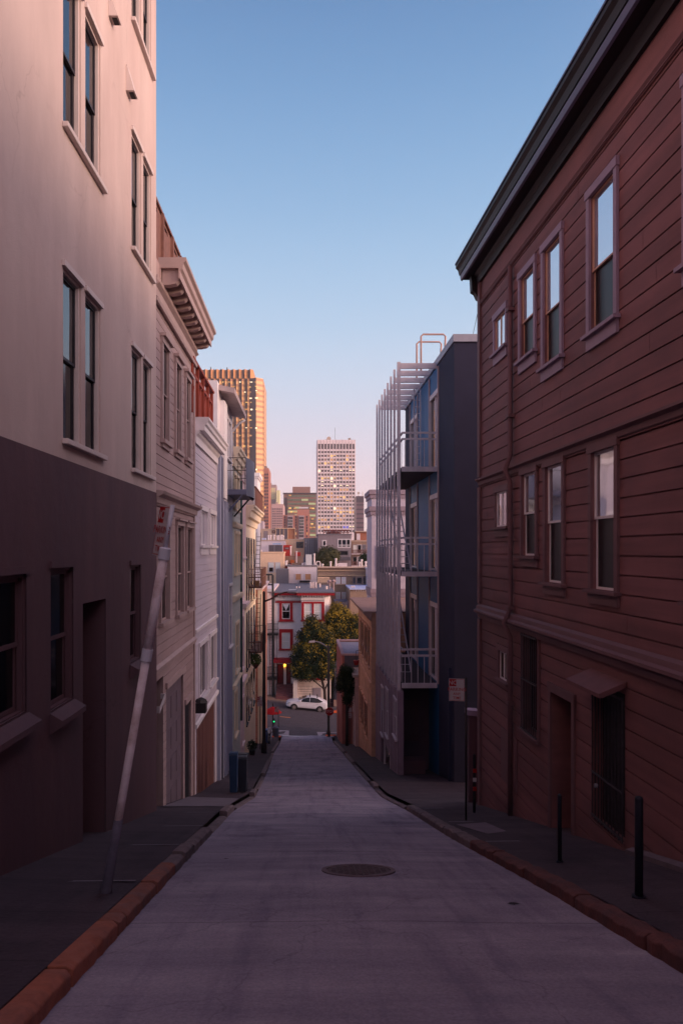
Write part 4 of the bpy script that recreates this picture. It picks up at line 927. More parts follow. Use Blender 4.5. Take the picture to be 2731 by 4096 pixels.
# ---- blue building with steel fins
m_fin = M('mauve_grey_steel', (200, 186, 194), .55, .12, 3)
m_dkwall = M('dark_slate_render', (46, 44, 66), .85, .12, 1.5, bump=.2)
m_blue = M('petrol_blue_panel', (30, 96, 146), .55, .1)
XB = 6.02; FU = Fac(XB, -1); XF = 4.2; FF = Fac(XF, -1)
root = thing('apartment_building', (XF, 36, gnd(36)), 'modern blue and slate building behind a tall steel fin frame with three balconies', 'building')
doors = []
for zf in (3.78, -.96, -6.0):
    doors += [(33.12, 35.45, zf + .05, zf + 3.6), (39.35, 41.9, zf + .05, zf + 3.6)]
mb = MB(); fac_wall(mb, FU, 29.7, 33.1, [(-13, 8.42, 0)], [], back=5); fac_wall(mb, FU, 42.0, 44.1, [(-13, 8.42, 0)], [], back=5); mb.build('wall', m_dkwall, root)
mb = MB(); fac_wall(mb, FU, 33.103, 41.997, [(-13, 8.40, -.01)], doors, back=4.9, rev=.12); mb.build('blue_wall', m_blue, root)
mb = MB(); mb.fbox(FU, 29.6, 44.2, 8.42, 8.72, -5.1, .06); mb.build('parapet_cap', M('parapet_metal', (150, 148, 164), .5, .1), root)
for (d0, d1, z0, z1) in doors:
    mb = MB(); t = .09
    mb.fbox(FU, d0, d0 + t, z0, z1, -.115, .03); mb.fbox(FU, d1 - t, d1, z0, z1, -.115, .03); mb.fbox(FU, d0 + t, d1 - t, z1 - .22, z1, -.115, .03); mb.fbox(FU, d0 + t, d1 - t, z0, z0 + .08, -.115, .03)
    dm = lerp(d0, d1, .48); mb.fbox(FU, dm - .05, dm + .05, z0 + .08, z1 - .22, -.1, -.03)
    w = mb.build('balcony_door', M('pale_door_frame', (214, 196, 200), .5, .08), root)
    mb = MB(); mb.fbox(FU, d0 + t, dm - .05, z0 + .08, z1 - .22, -.09, -.08); mb.build('pane', m_glassb, w)
    mb = MB(); mb.fbox(FU, dm + .05, d1 - t, z0 + .08, z1 - .22, -.07, -.06); mb.build('pane', m_glassd, w)
for d in (33.12, 35.5, 39.2, 41.95):
    mb = MB(); mb.fbox(FU, d - .04, d + .04, -6, 8.3, -.005, .06); mb.build('cover_strip', M('pale_pink_strip', (186, 156, 156), .5, .1), root)
fins = [33.55 + i * 1.4 for i in range(8)]
for i, d in enumerate(fins):
    mb = MB(); mb.box(XF, XF + (.15 if i == 0 else .095), d - .05, d + .06, gnd(d) - .2 if i % 2 == 0 else -6.6, 8.6); mb.build('fin', m_fin, root)
    mb = MB(); mb.box(XF + .163, XB - .003 + (0 if i == 0 else -.12), d - .03, d + .06, 8.3, 8.55); mb.build('top_beam', m_fin, root)
for i in range(7):      # extra slender fins between
    d = fins[i] + .7
    mb = MB(); mb.box(XF + .01, XF + .06, d - .03, d + .03, -6.4, -1.2); mb.build('fin', m_fin, root)
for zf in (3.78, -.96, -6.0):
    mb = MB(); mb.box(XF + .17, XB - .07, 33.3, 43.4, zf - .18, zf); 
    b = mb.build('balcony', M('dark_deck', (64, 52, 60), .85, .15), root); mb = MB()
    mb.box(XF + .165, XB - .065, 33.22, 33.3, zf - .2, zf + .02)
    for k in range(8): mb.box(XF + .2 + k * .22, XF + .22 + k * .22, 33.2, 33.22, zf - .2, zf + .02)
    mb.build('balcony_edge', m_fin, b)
    mb = MB()
    for z in (zf + 1.22, zf + 1.5):
        mb.box(XF + .17, XB - .07, 33.2, 33.26, z, z + .09); mb.box(XF + .17, XF + .23, 33.27, 43.4, z, z + .09)
    for k in range(6): mb.box(XF + .3 + k * .29, XF + .33 + k * .29, 33.22, 33.25, zf + .03, zf + 1.2)
    for k in range(24): mb.box(XF + .19, XF + .21, 33.5 + k * .42, 33.53 + k * .42, zf + .03, zf + 1.2)
    mb.build('railing', m_fin, b)
    mb = MB()
    for s in (0, .5): mb.tube([(XF + .55 + s, 36.4, zf), (XF + .42 + s * .9, 41.2, zf + 4.6)], .04, 6)
    for k in range(14): t = k / 14; mb.tube([(XF + .55 - .13 * t, 36.4 + 4.8 * t, zf + 4.6 * t), (XF + 1.05 - .18 * t, 36.4 + 4.8 * t, zf + 4.6 * t)], .02, 4)
    if zf < 3: mb.build('escape_stair', m_fin, root)
mb = MB()
for x in (5.62, 5.94): mb.box(x - .03, x + .03, 37.9, 37.96, 3.8, 8.4)
for k in range(13): mb.box(5.65, 5.91, 37.92, 37.95, 4.0 + k * .34, 4.03 + k * .34)
mb.build('ladder', m_fin, root)
for y in (35.2, 37.0):
    mb = MB(); x0, x1, z1 = (5.55, 6.72, 10.35) if y < 36 else (5.62, 6.85, 10.5)
    mb.tube([(x0, y, 8.5), (x0, y, z1 - .1), (x0 + .1, y, z1), (x1 - .1, y, z1), (x1, y, z1 - .1), (x1 - .08, y, 8.7)], .045, 8); mb.build('roof_hoop', M('pinkish_tube', (190, 150, 140), .5, .1), root, smooth=True)
# lower storey with mauve boards
lw = [(33.6, 34.6, -8.6, -6.9), (37.0, 38.0, -9.4, -7.1), (39.3, 40.2, -9.9, -7.4)]
gar = [(36.2, 40.6, -14.5, -10.1)]
mb = MB(); fac_wall(mb, FF, 33.2, 36.0, lap_rows(-13, -6.36, .3), lw[:1], back=.25, rev=.1, top=True); fac_wall(mb, FF, 36.05, 43.8, lap_rows(-13.5, -6.6, .3), lw[1:] + gar, back=1.9, rev=.1, revs=[.1, .1, 1.8]); mb.build('lower_wall', M('mauve_boards', (142, 118, 134), .75, .12, 1.5), root)
for w in lw: fwin(FF, root, *w, m_fin, m_whitetrim, m_glass, m_glassd, cw=.09, cp=.04, rev=.1, sill=.08)
mb = MB(); mb.box(XF + .26, 6.1, 35.8, 36.0, -13, -6.36); mb.build('end_wall', M('plum_end_wall', (86, 68, 82), .8, .12), root)
mb = MB(); mb.box(XF + .3, 5.5, 33.6, 34.4, gnd(34) - .2, gnd(33) + .5); mb.build('entry_plinth', m_base, root)
mb = MB(); mb.box(XF + .3, 5.5, 35.6, 35.77, gnd(35) + 1.3, -7.2); mb.build('entry_panel', m_base, root)
mb = MB(); mb.box(5.9, 6.4, 30.2, 30.3, -10.5, -4.8); mb.build('side_door', M('slate_blue_door', (54, 58, 82), .6, .1), root)
# car nose in the garage opening
root = thing('parked_car', (4.9, 38, gnd(38)), 'dark parked car tail just showing in the garage opening under the steel fins', 'car')
z = gnd(38); mb = MB(); mb.poly([(4.3, 37.2, z + .3), (4.3, 37.2, z + .95), (4.6, 37.2, z + 1.05), (5.0, 37.2, z + 1.5), (5.9, 37.2, z + 1.5), (5.9, 37.2, z + .3)], (0, 1.7, 0)); mb.build('body', M('dark_car_paint', (30, 28, 36), .25, .05), root, bevel=.08)
mb = MB(); mb.tube([(4.27, 37.3, z + .55), (4.26, 37.25, z + .9), (4.28, 37.5, z + 1.0), (4.28, 38.0, z + 1.0)], .03, 8); mb.build('rear_lamp', M('chrome_strip', (220, 190, 180), .2, .03, metal=.9), root, smooth=True)
for y in (37.45, 38.6):
    mb = MB(); mb.lathe((4.75, y, z + .32), [(.2, -.1), (.32, -.1), (.32, .1), (.2, .1)], 14, 'x'); mb.build('wheel', m_dark, root)

# ---- tan corner house
FT = Fac(4.0, -1)
m_tan = M('tan_boards', (222, 170, 142), .75, .12, 1.5, (1, .3, 2), grime=(150, 96, 84), gscale=.5, gamt=.45)
root = thing('house', FT.pt(49, gnd(49)), 'tan boarded corner house with flat roof cornice and tall paired windows', 'house')
hs = [(45.3, 46.2), (47.0, 47.8), (48.4, 49.2), (50.2, 51.2), (52.0, 52.8)]
holes = [(a, b, -7.2, -4.9) for a, b in hs] + [(a, b, -12.0, -9.9) for a, b in hs[1:]]
mb = MB(); fac_wall(mb, FT, 44.2, 54.0, lap_rows(-15.5, -4.3, .3, .03, .03) + [(-4.3, -3.7, .02)], holes, back=9, rev=.12); mb.build('wall', m_tan, root)
for w in holes: fwin(FT, root, *w, m_tan, M('tan_sash', (96, 64, 60), .6, .1), m_glassd, m_glassd, cw=.10, cp=.03, rev=.045, sill=.1, head=.06, split=.3)
mb = MB(); mb.fprof(FT, [(-9.1, -3.62), (.5, -3.62), (.5, -3.74), (.4, -3.86), (.3, -3.9), (.2, -4.1), (.05, -4.2), (-.02, -3.72), (-9.1, -3.72)], 43.95, 57.2); mb.build('roof', M('tan_flat_roof', (160, 128, 122), .9, .12, 1), root)
mb = MB(); mb.fbox(FT, 44.3, 53.9, -8.2, -7.95, .004, .1); mb.build('belt_moulding', m_tan, root)
for z0, z1 in ((-14.5, -8.22), (-7.94, -4.2)):
    mb = MB(); mb.fbox(FT, 53.8, 54.05, z0, z1, .004, .06); mb.build('corner_board', m_tan, root)
mb = MB(); mb.lathe(FT.pt(53.0, -7.9, .3), [(.05, -.35), (.16, -.3), (.22, 0), (.2, .02)], 12); mb.build('hanging_pot', M('red_pot', (150, 34, 40), .6, .1), root, smooth=True)
mb = MB(); mb.tube([FT.pt(53.0, -7.9, .3), FT.pt(53.0, -7.2, .3), FT.pt(53.0, -7.15, 0)], .02, 5); mb.build('pot_hook', m_iron, root)
# small cream garage and plum corner block
FC = Fac(3.72, -1)
root = thing('garage', FC.pt(55.5, gnd(55)), 'small cream garage with flat roof downhill of the tan corner house', 'garage')
mb = MB(); fac_wall(mb, FC, 54.1, 58.6, lap_rows(-16.5, -9.3, .3, .03, .03), [(54.7, 56.2, -15.6, -12.2), (57.0, 57.9, -15.6, -12.6)], back=7, rev=.12); mb.build('wall', M('dusty_cream_boards', (196, 160, 156), .75, .12), root)
mb = MB(); mb.fprof(FC, [(.2, -9.3), (.2, -9.12), (-7, -9.1), (-7, -9.298)], 54.0, 58.8); mb.build('roof', M('pale_roof_felt', (168, 152, 150), .9, .1), root)
mb = MB(); mb.fbox(FC, 54.75, 56.15, -15.5, -12.25, -.11, -.06)
for i in range(5): mb.fbox(FC, 54.85, 56.05, -15.0 + i * .6, -14.6 + i * .6, -.06, -.045)
mb.build('garage_door', M('pale_garage_door', (196, 176, 184), .6, .06), root)
mb = MB(); mb.fbox(FC, 57.02, 57.88, -15.5, -12.62, -.11, -.06); mb.build('door', m_brownwood, root)
FS = Fac(2.9, -1)
root = thing('shop_building', FS.pt(62, gnd(62)), 'low salmon corner building with grey parapet roof by the stop sign', 'building')
mb = MB(); fac_wall(mb, FS, 57.6, 66.9, [(-18.2, -8.2, 0)], [(59.4, 60.6, -16.5, -13.4), (62.2, 63.4, -16.9, -13.6), (64.6, 65.8, -17.2, -13.9)], back=9, rev=.2, top=False); mb.build('wall', M('dull_salmon_render', (176, 104, 94), .85, .12, 1.2, grime=(120, 72, 72), gscale=.5, gamt=.6), root)
mb = MB(); mb.box(2.95, 11.85, 57.7, 66.8, -8.75, -8.26); mb.build('roof', M('grey_roof_felt', (140, 134, 152), .9, .1, 1), root)
mb = MB()
for (x0, x1, y0, y1) in ((2.86, 3.1, 57.55, 66.95), (3.1, 11.9, 57.55, 57.75), (3.1, 11.9, 66.7, 66.95)): mb.box(x0, x1, y0, y1, -8.197, -8.05)
mb.build('parapet_cap', M('pink_grey_cap', (168, 136, 144), .8, .1), root)
mb = MB(); mb.box(3.1, 11.9, 57.56, 57.74, -10.2, -8.2); mb.build('parapet_band', M('dark_lead_band', (74, 66, 82), .8, .1), root)
for (a, b, z0, z1) in ((59.4, 60.6, -16.5, -13.4), (62.2, 63.4, -16.9, -13.6), (64.6, 65.8, -17.2, -13.9)):
    mb = MB(); mb.fbox(FS, a, b, z0, z1, -.19, -.14)
    for i in range(5): mb.fbox(FS, a + .1, b - .1, z0 + .2 + i * .6, z0 + .65 + i * .6, -.14, -.125)
    mb.build('door', m_brownwood, root)
mb = MB(); mb.tube([(4.4, 58.2, -8.7), (4.4, 58.2, -7.9)], .05, 6); mb.build('roof_pipe', m_paper, root)
# low parking sign by the garage
post_sign((3.42, 56.2, gnd(56.2)), -11.95, .42, .8, 'faded red and white kerb notice in front of the cream garage', 'slim post in front of the cream garage', off=(-.05, -.05, 0))
# pale grey building rising behind
root = thing('apartment_building', (7, 64, gnd(64)), 'pale grey corniced building rising behind the tan house', 'building')
mb = MB(); mb.box(5.2, 12, 57.3, 61.6, -19, 4.4); mb.build('wall', M('pale_grey_render', (190, 178, 194), .8, .08), root)
for z, o in ((4.4, .2), (3.1, .2), (-3.3, .1)):
    mb = MB(); mb.box(5.2 - o, 12.1, 57.3 - o, 61.6 + o, z, z + .35); mb.box(5.2 - o * .5, 12.05, 57.3 - o * .5, 61.6 + o * .5, z - .3, z - .003); mb.build('cornice', M('grey_cornice', (150, 132, 146), .8, .1), root)
for z in (-.5, -6):
    mb = MB(); mb.box(5.6, 6.4, 57.2, 57.29, z - 1.6, z + .9); w = mb.build('window', M('grey_win', (168, 156, 172), .6, .05), root)
    mb = MB(); mb.box(5.7, 6.3, 57.18, 57.197, z - 1.5, z + .8); mb.build('pane', m_glass, w)
# ================================================================== TREES
def leaf_mat(name, dark, light, thr=.5, sc=.9):
    m, nt, N, L, P = new_mat(name)
    tc = N.new('ShaderNodeTexCoord'); n = N.new('ShaderNodeTexNoise'); n.inputs['Scale'].default_value = sc; n.inputs['Detail'].default_value = 4
    L.new(tc.outputs['Object'], n.inputs[0]); r = N.new('ShaderNodeValToRGB'); e = r.color_ramp.elements
    e[0].position = thr - .12; e[1].position = thr + .14; e[0].color = (*dark, 1); e[1].color = (*light, 1)
    L.new(n.outputs['Fac'], r.inputs[0]); L.new(r.outputs[0], P.inputs['Base Color']); P.inputs['Roughness'].default_value = .65
    P.inputs['Specular IOR Level'].default_value = .2
    tr = N.new('ShaderNodeBsdfTranslucent'); L.new(r.outputs[0], tr.inputs['Color'])
    mx = N.new('ShaderNodeMixShader'); mx.inputs[0].default_value = .25; L.new(P.outputs[0], mx.inputs[1]); L.new(tr.outputs[0], mx.inputs[2])
    L.new(mx.outputs[0], N['Material Output'].inputs['Surface'])
    return m
m_bark = M('bark', (62, 50, 48), .95, .3, 6, (1, 1, .3), .6, 20)
def tree(base, trunk, limbs, blobs, n, ls, mats, label, tip=.35, name='street_tree', group=None, seed=1):
    R = random.Random(seed)
    root = thing(name, base, label, 'tree', group)
    mb = MB(); mb.tube([Vector(base) + Vector(p) for p in trunk[0]], trunk[1], 9); mb.build('trunk', m_bark, root, smooth=True)
    for pts, rs in limbs:
        mb = MB(); mb.tube([Vector(base) + Vector(p) for p in pts], rs, 7); mb.build('branch', m_bark, root, smooth=True)
    mb = MB(); vol = [b[3] * b[4] * b[5] for b in blobs]; tot = sum(v ** .72 for v in vol)
    for b, v in zip(blobs, vol):
        c = Vector(base) + Vector(b[:3]); rr = Vector(b[3:6])
        # sub clumps over the blob
        k = int(max(5, n * v ** .72 / tot / 34))
        for _ in range(k):
            u = Vector((R.gauss(0, 1), R.gauss(0, 1), R.gauss(0, 1))).normalized()
            s = R.uniform(.55, 1.0); cc = c + Vector((u.x * rr.x, u.y * rr.y, u.z * rr.z)) * s
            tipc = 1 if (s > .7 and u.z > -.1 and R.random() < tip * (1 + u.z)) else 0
            cr = ls * R.uniform(1.6, 3.5)
            for _ in range(34):
                w = Vector((R.gauss(0, 1), R.gauss(0, 1), R.gauss(0, 1))).normalized()
                p = cc + w * cr * R.random() ** .5
                nn = (w + u * .6 + Vector((R.uniform(-.6, .6), R.uniform(-.6, .6), R.uniform(-.2, .8)))).normalized()
                a = nn.orthogonal().normalized(); an = R.uniform(0, 6.28); bb = nn.cross(a)
                t1 = a * math.cos(an) + bb * math.sin(an); t2 = nn.cross(t1)
                l = ls * R.uniform(.6, 1.2)
                mb.cur = tipc
                mb.quad(p - t1 * l * .5, p + t2 * l * .28, p + t1 * l * .5, p - t2 * l * .28)
    mb.build('crown', mats, root, fix=False)
    return root
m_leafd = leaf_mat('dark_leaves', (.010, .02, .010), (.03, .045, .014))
m_leafy = leaf_mat('olive_new_and_lit_leaves', (.19, .14, .02), (.44, .28, .03))  # new growth and light on the crown tops, both put into the colour
m_leafp = leaf_mat('plum_green_leaves', (.05, .06, .025), (.10, .085, .035))
sx = lambda x, d: (x - PX) / F * d
zz = lambda y, d: (PY - y) / F * d
d = 87.4; bx = 2.45; bz = cross_z(bx, 86.6) + .15
def bl(x, y, rx, ry, dd=d, dy=0, base=None): return (sx(x, dd) - base[0], dd + dy - base[1], zz(y, dd) - base[2], rx / F * dd, min(rx, ry) / F * dd * .95, ry / F * dd)
B = (bx, d, bz)
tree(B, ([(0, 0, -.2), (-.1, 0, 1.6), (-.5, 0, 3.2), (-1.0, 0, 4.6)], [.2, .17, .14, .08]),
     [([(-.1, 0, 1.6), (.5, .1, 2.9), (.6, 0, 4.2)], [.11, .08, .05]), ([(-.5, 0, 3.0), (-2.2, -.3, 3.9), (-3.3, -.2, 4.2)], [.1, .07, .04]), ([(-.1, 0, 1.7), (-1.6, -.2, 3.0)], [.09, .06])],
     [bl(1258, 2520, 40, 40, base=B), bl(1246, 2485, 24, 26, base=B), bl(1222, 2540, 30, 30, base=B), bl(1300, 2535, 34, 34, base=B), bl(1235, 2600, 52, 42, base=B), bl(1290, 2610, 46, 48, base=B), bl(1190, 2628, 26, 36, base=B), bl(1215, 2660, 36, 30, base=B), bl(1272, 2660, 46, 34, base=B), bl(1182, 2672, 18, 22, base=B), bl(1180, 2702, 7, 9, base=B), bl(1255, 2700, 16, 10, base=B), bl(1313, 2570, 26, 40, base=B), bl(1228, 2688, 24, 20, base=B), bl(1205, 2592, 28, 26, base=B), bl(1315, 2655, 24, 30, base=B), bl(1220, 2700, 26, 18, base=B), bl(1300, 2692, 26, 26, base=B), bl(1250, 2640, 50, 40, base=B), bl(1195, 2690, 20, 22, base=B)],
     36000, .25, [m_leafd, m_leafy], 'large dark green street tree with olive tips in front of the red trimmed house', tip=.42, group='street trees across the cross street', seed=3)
d2 = 89.0; B2 = (5.0, d2, cross_z(5, 86.6) + .15)
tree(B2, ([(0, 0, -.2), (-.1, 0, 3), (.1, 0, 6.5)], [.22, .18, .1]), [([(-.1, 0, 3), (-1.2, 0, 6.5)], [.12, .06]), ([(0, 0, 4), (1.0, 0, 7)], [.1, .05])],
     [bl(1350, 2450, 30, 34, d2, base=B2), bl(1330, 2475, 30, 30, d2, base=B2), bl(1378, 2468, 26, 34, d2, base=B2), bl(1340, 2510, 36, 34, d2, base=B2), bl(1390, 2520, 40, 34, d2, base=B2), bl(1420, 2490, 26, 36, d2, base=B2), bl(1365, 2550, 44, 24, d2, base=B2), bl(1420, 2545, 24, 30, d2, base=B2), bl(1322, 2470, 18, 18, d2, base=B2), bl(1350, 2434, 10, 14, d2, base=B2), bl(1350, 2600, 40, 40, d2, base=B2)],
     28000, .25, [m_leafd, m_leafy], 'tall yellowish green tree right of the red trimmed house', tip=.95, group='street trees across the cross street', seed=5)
d3 = 55.2; B3 = (3.15, d3, gnd(d3))
tree(B3, ([(0, 0, -.1), (.02, 0, 1.6), (0, 0, 3.4), (-.2, 0, 4.4)], [.13, .12, .1, .05]), [([(0, 0, 2.4), (.5, 0, 4.0)], [.06, .03])],
     [bl(1385, 2690, 26, 34, d3, base=B3), bl(1372, 2730, 24, 36, d3, base=B3), bl(1396, 2745, 22, 40, d3, base=B3), bl(1360, 2748, 16, 18, d3, base=B3), bl(1388, 2790, 16, 24, d3, base=B3), bl(1400, 2700, 16, 30, d3, base=B3)],
     11000, .13, [m_leafd, m_leafp], 'small dense dark street tree in front of the cream garage', tip=.1, seed=8)
d4 = 128.0; B4 = (sx(1312, d4), d4, -21)
tree(B4, ([(0, 0, -.5), (0, 0, 16)], [.3, .2]), [], [bl(1312, 2222, 36, 34, d4, base=B4), bl(1290, 2225, 22, 28, d4, base=B4), bl(1336, 2225, 20, 28, d4, base=B4), bl(1310, 2250, 34, 18, d4, base=B4)],
     9000, .32, [m_leafp, m_leafp], 'round dark brownish tree on the rooftops in front of the grey house', tip=.3, name='garden_tree', seed=9)
d5 = 122.0; B5 = (sx(1464, d5), d5, -21)
tree(B5, ([(0, 0, -.5), (0, 0, 16)], [.25, .15]), [], [bl(1462, 2240, 18, 24, d5, base=B5), bl(1474, 2236, 12, 20, d5, base=B5), bl(1455, 2232, 10, 14, d5, base=B5)],
     3000, .25, [m_leafd, m_leafd], 'small green tree beside the balconied block far right', tip=.1, name='garden_tree', seed=10)
B6 = (sx(1020, 53), 53.0, -7.7)
root = thing('hanging_plant', (-3.0, 46.2, -6.9), 'leafy green hanging basket on the cream building front', 'plant')
mb = MB(); R = random.Random(4)
for _ in range(420):
    w = Vector((R.gauss(0, 1), R.gauss(0, 1), R.gauss(0, 1))).normalized() * R.random() ** .4
    p = Vector((-3.08, 46.2, -6.85)) + Vector((w.x * .36, w.y * .36, w.z * .42)); a = Vector((R.gauss(0, 1), R.gauss(0, 1), R.gauss(0, 1))).normalized(); b = a.orthogonal().normalized()
    mb.quad(p - a * .07, p + b * .04, p + a * .07, p - b * .04)
mb.build('foliage', leaf_mat('basket_leaves', (.03, .05, .018), (.09, .12, .03)), root, fix=False)
mb = MB(); mb.lathe((-3.08, 46.2, -7.4), [(.04, 0), (.2, .2), (.24, .3)], 10); mb.build('basket', m_brownwood, root)
mb = MB(); mb.tube([(-3.62, 46.2, -6.2), (-3.08, 46.2, -6.2), (-3.08, 46.2, -7.1)], .02, 5); mb.build('bracket', m_iron, root)
root = thing('potted_shrub', (-3.25, 45.5, gnd(45.5)), 'small dark potted shrub at the foot of the cream building', 'plant')
mb = MB()
for _ in range(300):
    w = Vector((R.gauss(0, 1), R.gauss(0, 1), R.gauss(0, 1))).normalized() * R.random() ** .4
    p = Vector((-3.25, 45.5, gnd(45.5) + .62)) + Vector((w.x * .32, w.y * .3, w.z * .36)); a = Vector((R.gauss(0, 1), R.gauss(0, 1), R.gauss(0, 1))).normalized(); b = a.orthogonal().normalized()
    mb.quad(p - a * .06, p + b * .035, p + a * .06, p - b * .035)
mb.build('foliage', m_leafd, root, fix=False)
mb = MB(); mb.lathe((-3.25, 45.5, gnd(45.5)), [(.15, 0), (.2, .3), (.21, .32)], 12); mb.build('pot', m_dark, root)

# ================================================================== RED TRIMMED HOUSE
DH = 90.0; DB = 88.8
def X(x, d=DH): return (x - PX) / F * d
def Z(y, d=DH): return (PY - y) / F * d
m_hw = M('grey_white_boards', (214, 202, 206), .75, .08, 1.2); m_ht = M('crimson_trim', (156, 20, 32), .6, .1)
m_cornw = M('cream_cornice', (212, 196, 192), .7, .06)
root = thing('house', (.0, DH, -18.2), 'three storey pale house with crimson window trims at the foot of the street', 'house')
mb = MB(); x0, x1, xb0, xb1 = X(1098), X(1322), X(1205, DB), X(1298, DB)
zb = -19.2; ztop = Z(2382)
mb.box(x0, x1, DH, 112, zb + .0, ztop); mb.build('wall', m_hw, root)
mb = MB(); mb.poly([(xb0 - .02, DH - .003, Z(2670, DB)), (xb0, DB, Z(2670, DB)), (xb1, DB, Z(2670, DB)), (xb1 + .7, DH - .003, Z(2670, DB))], (0, 0, Z(2388, DB) - Z(2670, DB))); mb.build('bay', m_hw, root)
mb = MB(); mb.box(X(1190), X(1320), DB + .02, DH - .003, zb, Z(2672, DB)); mb.build('garage_wall', m_cornw, root)
for (name, xa, xb_, d, ya, yb, yc) in (('cornice', 1098, 1192, DH - .55, 2372, 2381, 2392), ('cornice', 1187, 1338, DB - .5, 2372, 2382, 2394)):
    mb = MB(); a, b = X(xa, d), X(xb_, d)
    mb.box(a, b, d, 112 if name == '' else DH + 1, Z(yb, d), Z(ya, d)); mb.build(name, m_ht, root)
    mb = MB(); mb.box(a - .05, b + .05, d - .08, DH + 22, Z(ya, d) + .003, Z(ya, d) + .16); mb.build('roof', M('lead_grey_roof', (112, 106, 118), .9, .12, .8), root)
    mb = MB()
    if xa < 1150: lo, hi, dd_ = X(1100), X(1203), DH - .2
    else: lo, hi, dd_ = xb0 - .03, xb1 + .03, DB - .2
    mb.box(lo, hi, dd_, DH - .003, Z(2401, dd_), Z(2388, dd_)); mb.build('frieze', m_cornw, root)
    k = 10 if xa < 1150 else 9
    for i in range(k):
        xx = lerp(lo + .08, hi - .25, i / (k - 1)); mb = MB(); mb.xprof([(dd_ - .003, Z(2392, d)), (dd_ - .003, Z(2383, d)), (d + .08, Z(2383, d)), (d + .08, Z(2386, d)), (dd_ - .1, Z(2389, d))], xx, xx + .14); mb.build('dentil_bracket', m_hw, root)
for i in range(6): pass
def fwindow(root, d, x0, x1, y0, y1, trim, cas, panes, sash, ex=0, sill=True, name='window'):
    """frontal window: casing rect in photo pixels, list of pane rects"""
    mb = MB(); a, b, zt, zb_ = X(x0, d), X(x1, d), Z(y0, d), Z(y1, d)
    xs = [a] + [v for p in panes for v in (X(p[0], d), X(p[1], d))] + [b]
    pt, pb_ = Z(panes[0][2], d), Z(panes[0][3], d)
    for i in range(0, len(xs), 2): mb.box(xs[i], xs[i + 1], d - cas, d - .003, pb_, pt)
    mb.box(a, b, d - cas, d - .003, pt + .001, zt); mb.box(a, b, d - cas, d - .003, zb_, pb_ - .001)
    if sill: mb.box(a - .12, b + .12, d - cas - .1, d - .003, zb_ - .12, zb_ - .002)
    w = mb.build(name, trim, root)
    for p in panes:
        xa, xb_ = X(p[0], d), X(p[1], d); up, lo = p[4], p[5]; t = .07; zm = lerp(pb_, pt, p[6] if len(p) > 6 else .5)
        mb = MB(); mb.box(xa, xa + t, d - .07, d - .004, pb_, pt); mb.box(xb_ - t, xb_, d - .07, d - .004, pb_, pt); mb.box(xa + t, xb_ - t, d - .07, d - .004, pt - t, pt); mb.box(xa + t, xb_ - t, d - .07, d - .004, pb_, pb_ + t); mb.box(xa + t, xb_ - t, d - .07, d - .004, zm - t / 2, zm + t / 2); mb.build('sash', sash, w)
        mb = MB(); mb.box(xa + t, xb_ - t, d - .04, d - .005, zm + t / 2, pt - t); mb.build('pane', up, w)
        mb = MB(); mb.box(xa + t, xb_ - t, d - .04, d - .005, pb_ + t, zm - t / 2); mb.build('pane', lo, w)
    return w
w = fwindow(root, DH, 1118, 1171, 2410, 2482, m_ht, .14, [(1128, 1160, 2413, 2476, m_glassd, m_glassd)], m_whitetrim)
mb = MB(); mb.poly([(X(1131), DH - .045, Z(2416)), (X(1144), DH - .045, Z(2442)), (X(1157), DH - .045, Z(2416))], (0, -.012, 0)); mb.build('curtain', m_lace, w)
fwindow(root, DH, 1117, 1172, 2516, 2597, m_ht, .14, [(1127, 1160, 2530, 2594, m_blind, m_blind, .45)], m_whitetrim)
fwindow(root, DB, 1206, 1297, 2407, 2481, m_ht, .14, [(1216, 1247, 2414, 2478, m_blind, m_blind), (1255, 1286, 2414, 2478, m_blind, m_blind)], m_whitetrim)
fwindow(root, DB, 1206, 1297, 2510, 2590, m_ht, .14, [(1216, 1247, 2518, 2586, m_blind, m_blind), (1255, 1286, 2518, 2586, m_blind, m_blind)], m_whitetrim)
fwindow(root, DB, 1206, 1297, 2660, 2715, m_ht, .14, [(1216, 1247, 2664, 2711, m_glassd, m_glassd), (1255, 1286, 2664, 2711, m_glassd, m_glassd)], m_whitetrim)
mb = MB(); mb.box(X(1102), X(1203), DH - .1, DH - .003, Z(2411), Z(2404)); mb.build('trim_band', m_ht, root)
mb = MB(); mb.box(xb1 + .05, X(1317), DH - .1, DH - .003, Z(2411), Z(2404)); mb.build('trim_band', m_ht, root)
mb = MB(); mb.box(X(1316), X(1324), DH - .12, DH - .003, zb, Z(2394)); mb.build('corner_board', m_cornw, root)
# porch
mb = MB(); mb.box(X(1096), X(1166), DH - 1.4, DH - .003, Z(2645), Z(2630)); mb.build('porch_canopy', m_ht, root)
mb = MB(); mb.box(X(1106), X(1166), DH - 1.0, DH - .15, Z(2651), Z(2645) - .002); mb.build('porch_frieze', m_cornw, root)
mb = MB(); mb.box(X(1107), X(1164), DH - .04, DH - .003, Z(2734), Z(2653)); mb.build('porch_recess', M('dark_maroon', (70, 24, 32), .7, .1), root)
for (a, b) in ((1112, 1133), (1147, 1162)):
    mb = MB(); mb.box(X(a), X(b), DH - .10, DH - .045, Z(2731), Z(2660)); dr = mb.build('door', M('maroon_door', (110, 26, 32), .5, .1), root)
    mb = MB(); mb.lathe((X(b - 3), DH - .12, Z(2700)), [(.03, 0), (.03, -.05)], 8, 'y'); mb.build('door_handle', m_steel, dr)
mb = MB(); mb.box(X(1135), X(1145), DH - .5, DH - .2, Z(2734), Z(2654)); mb.build('porch_pillar', m_cornw, root)
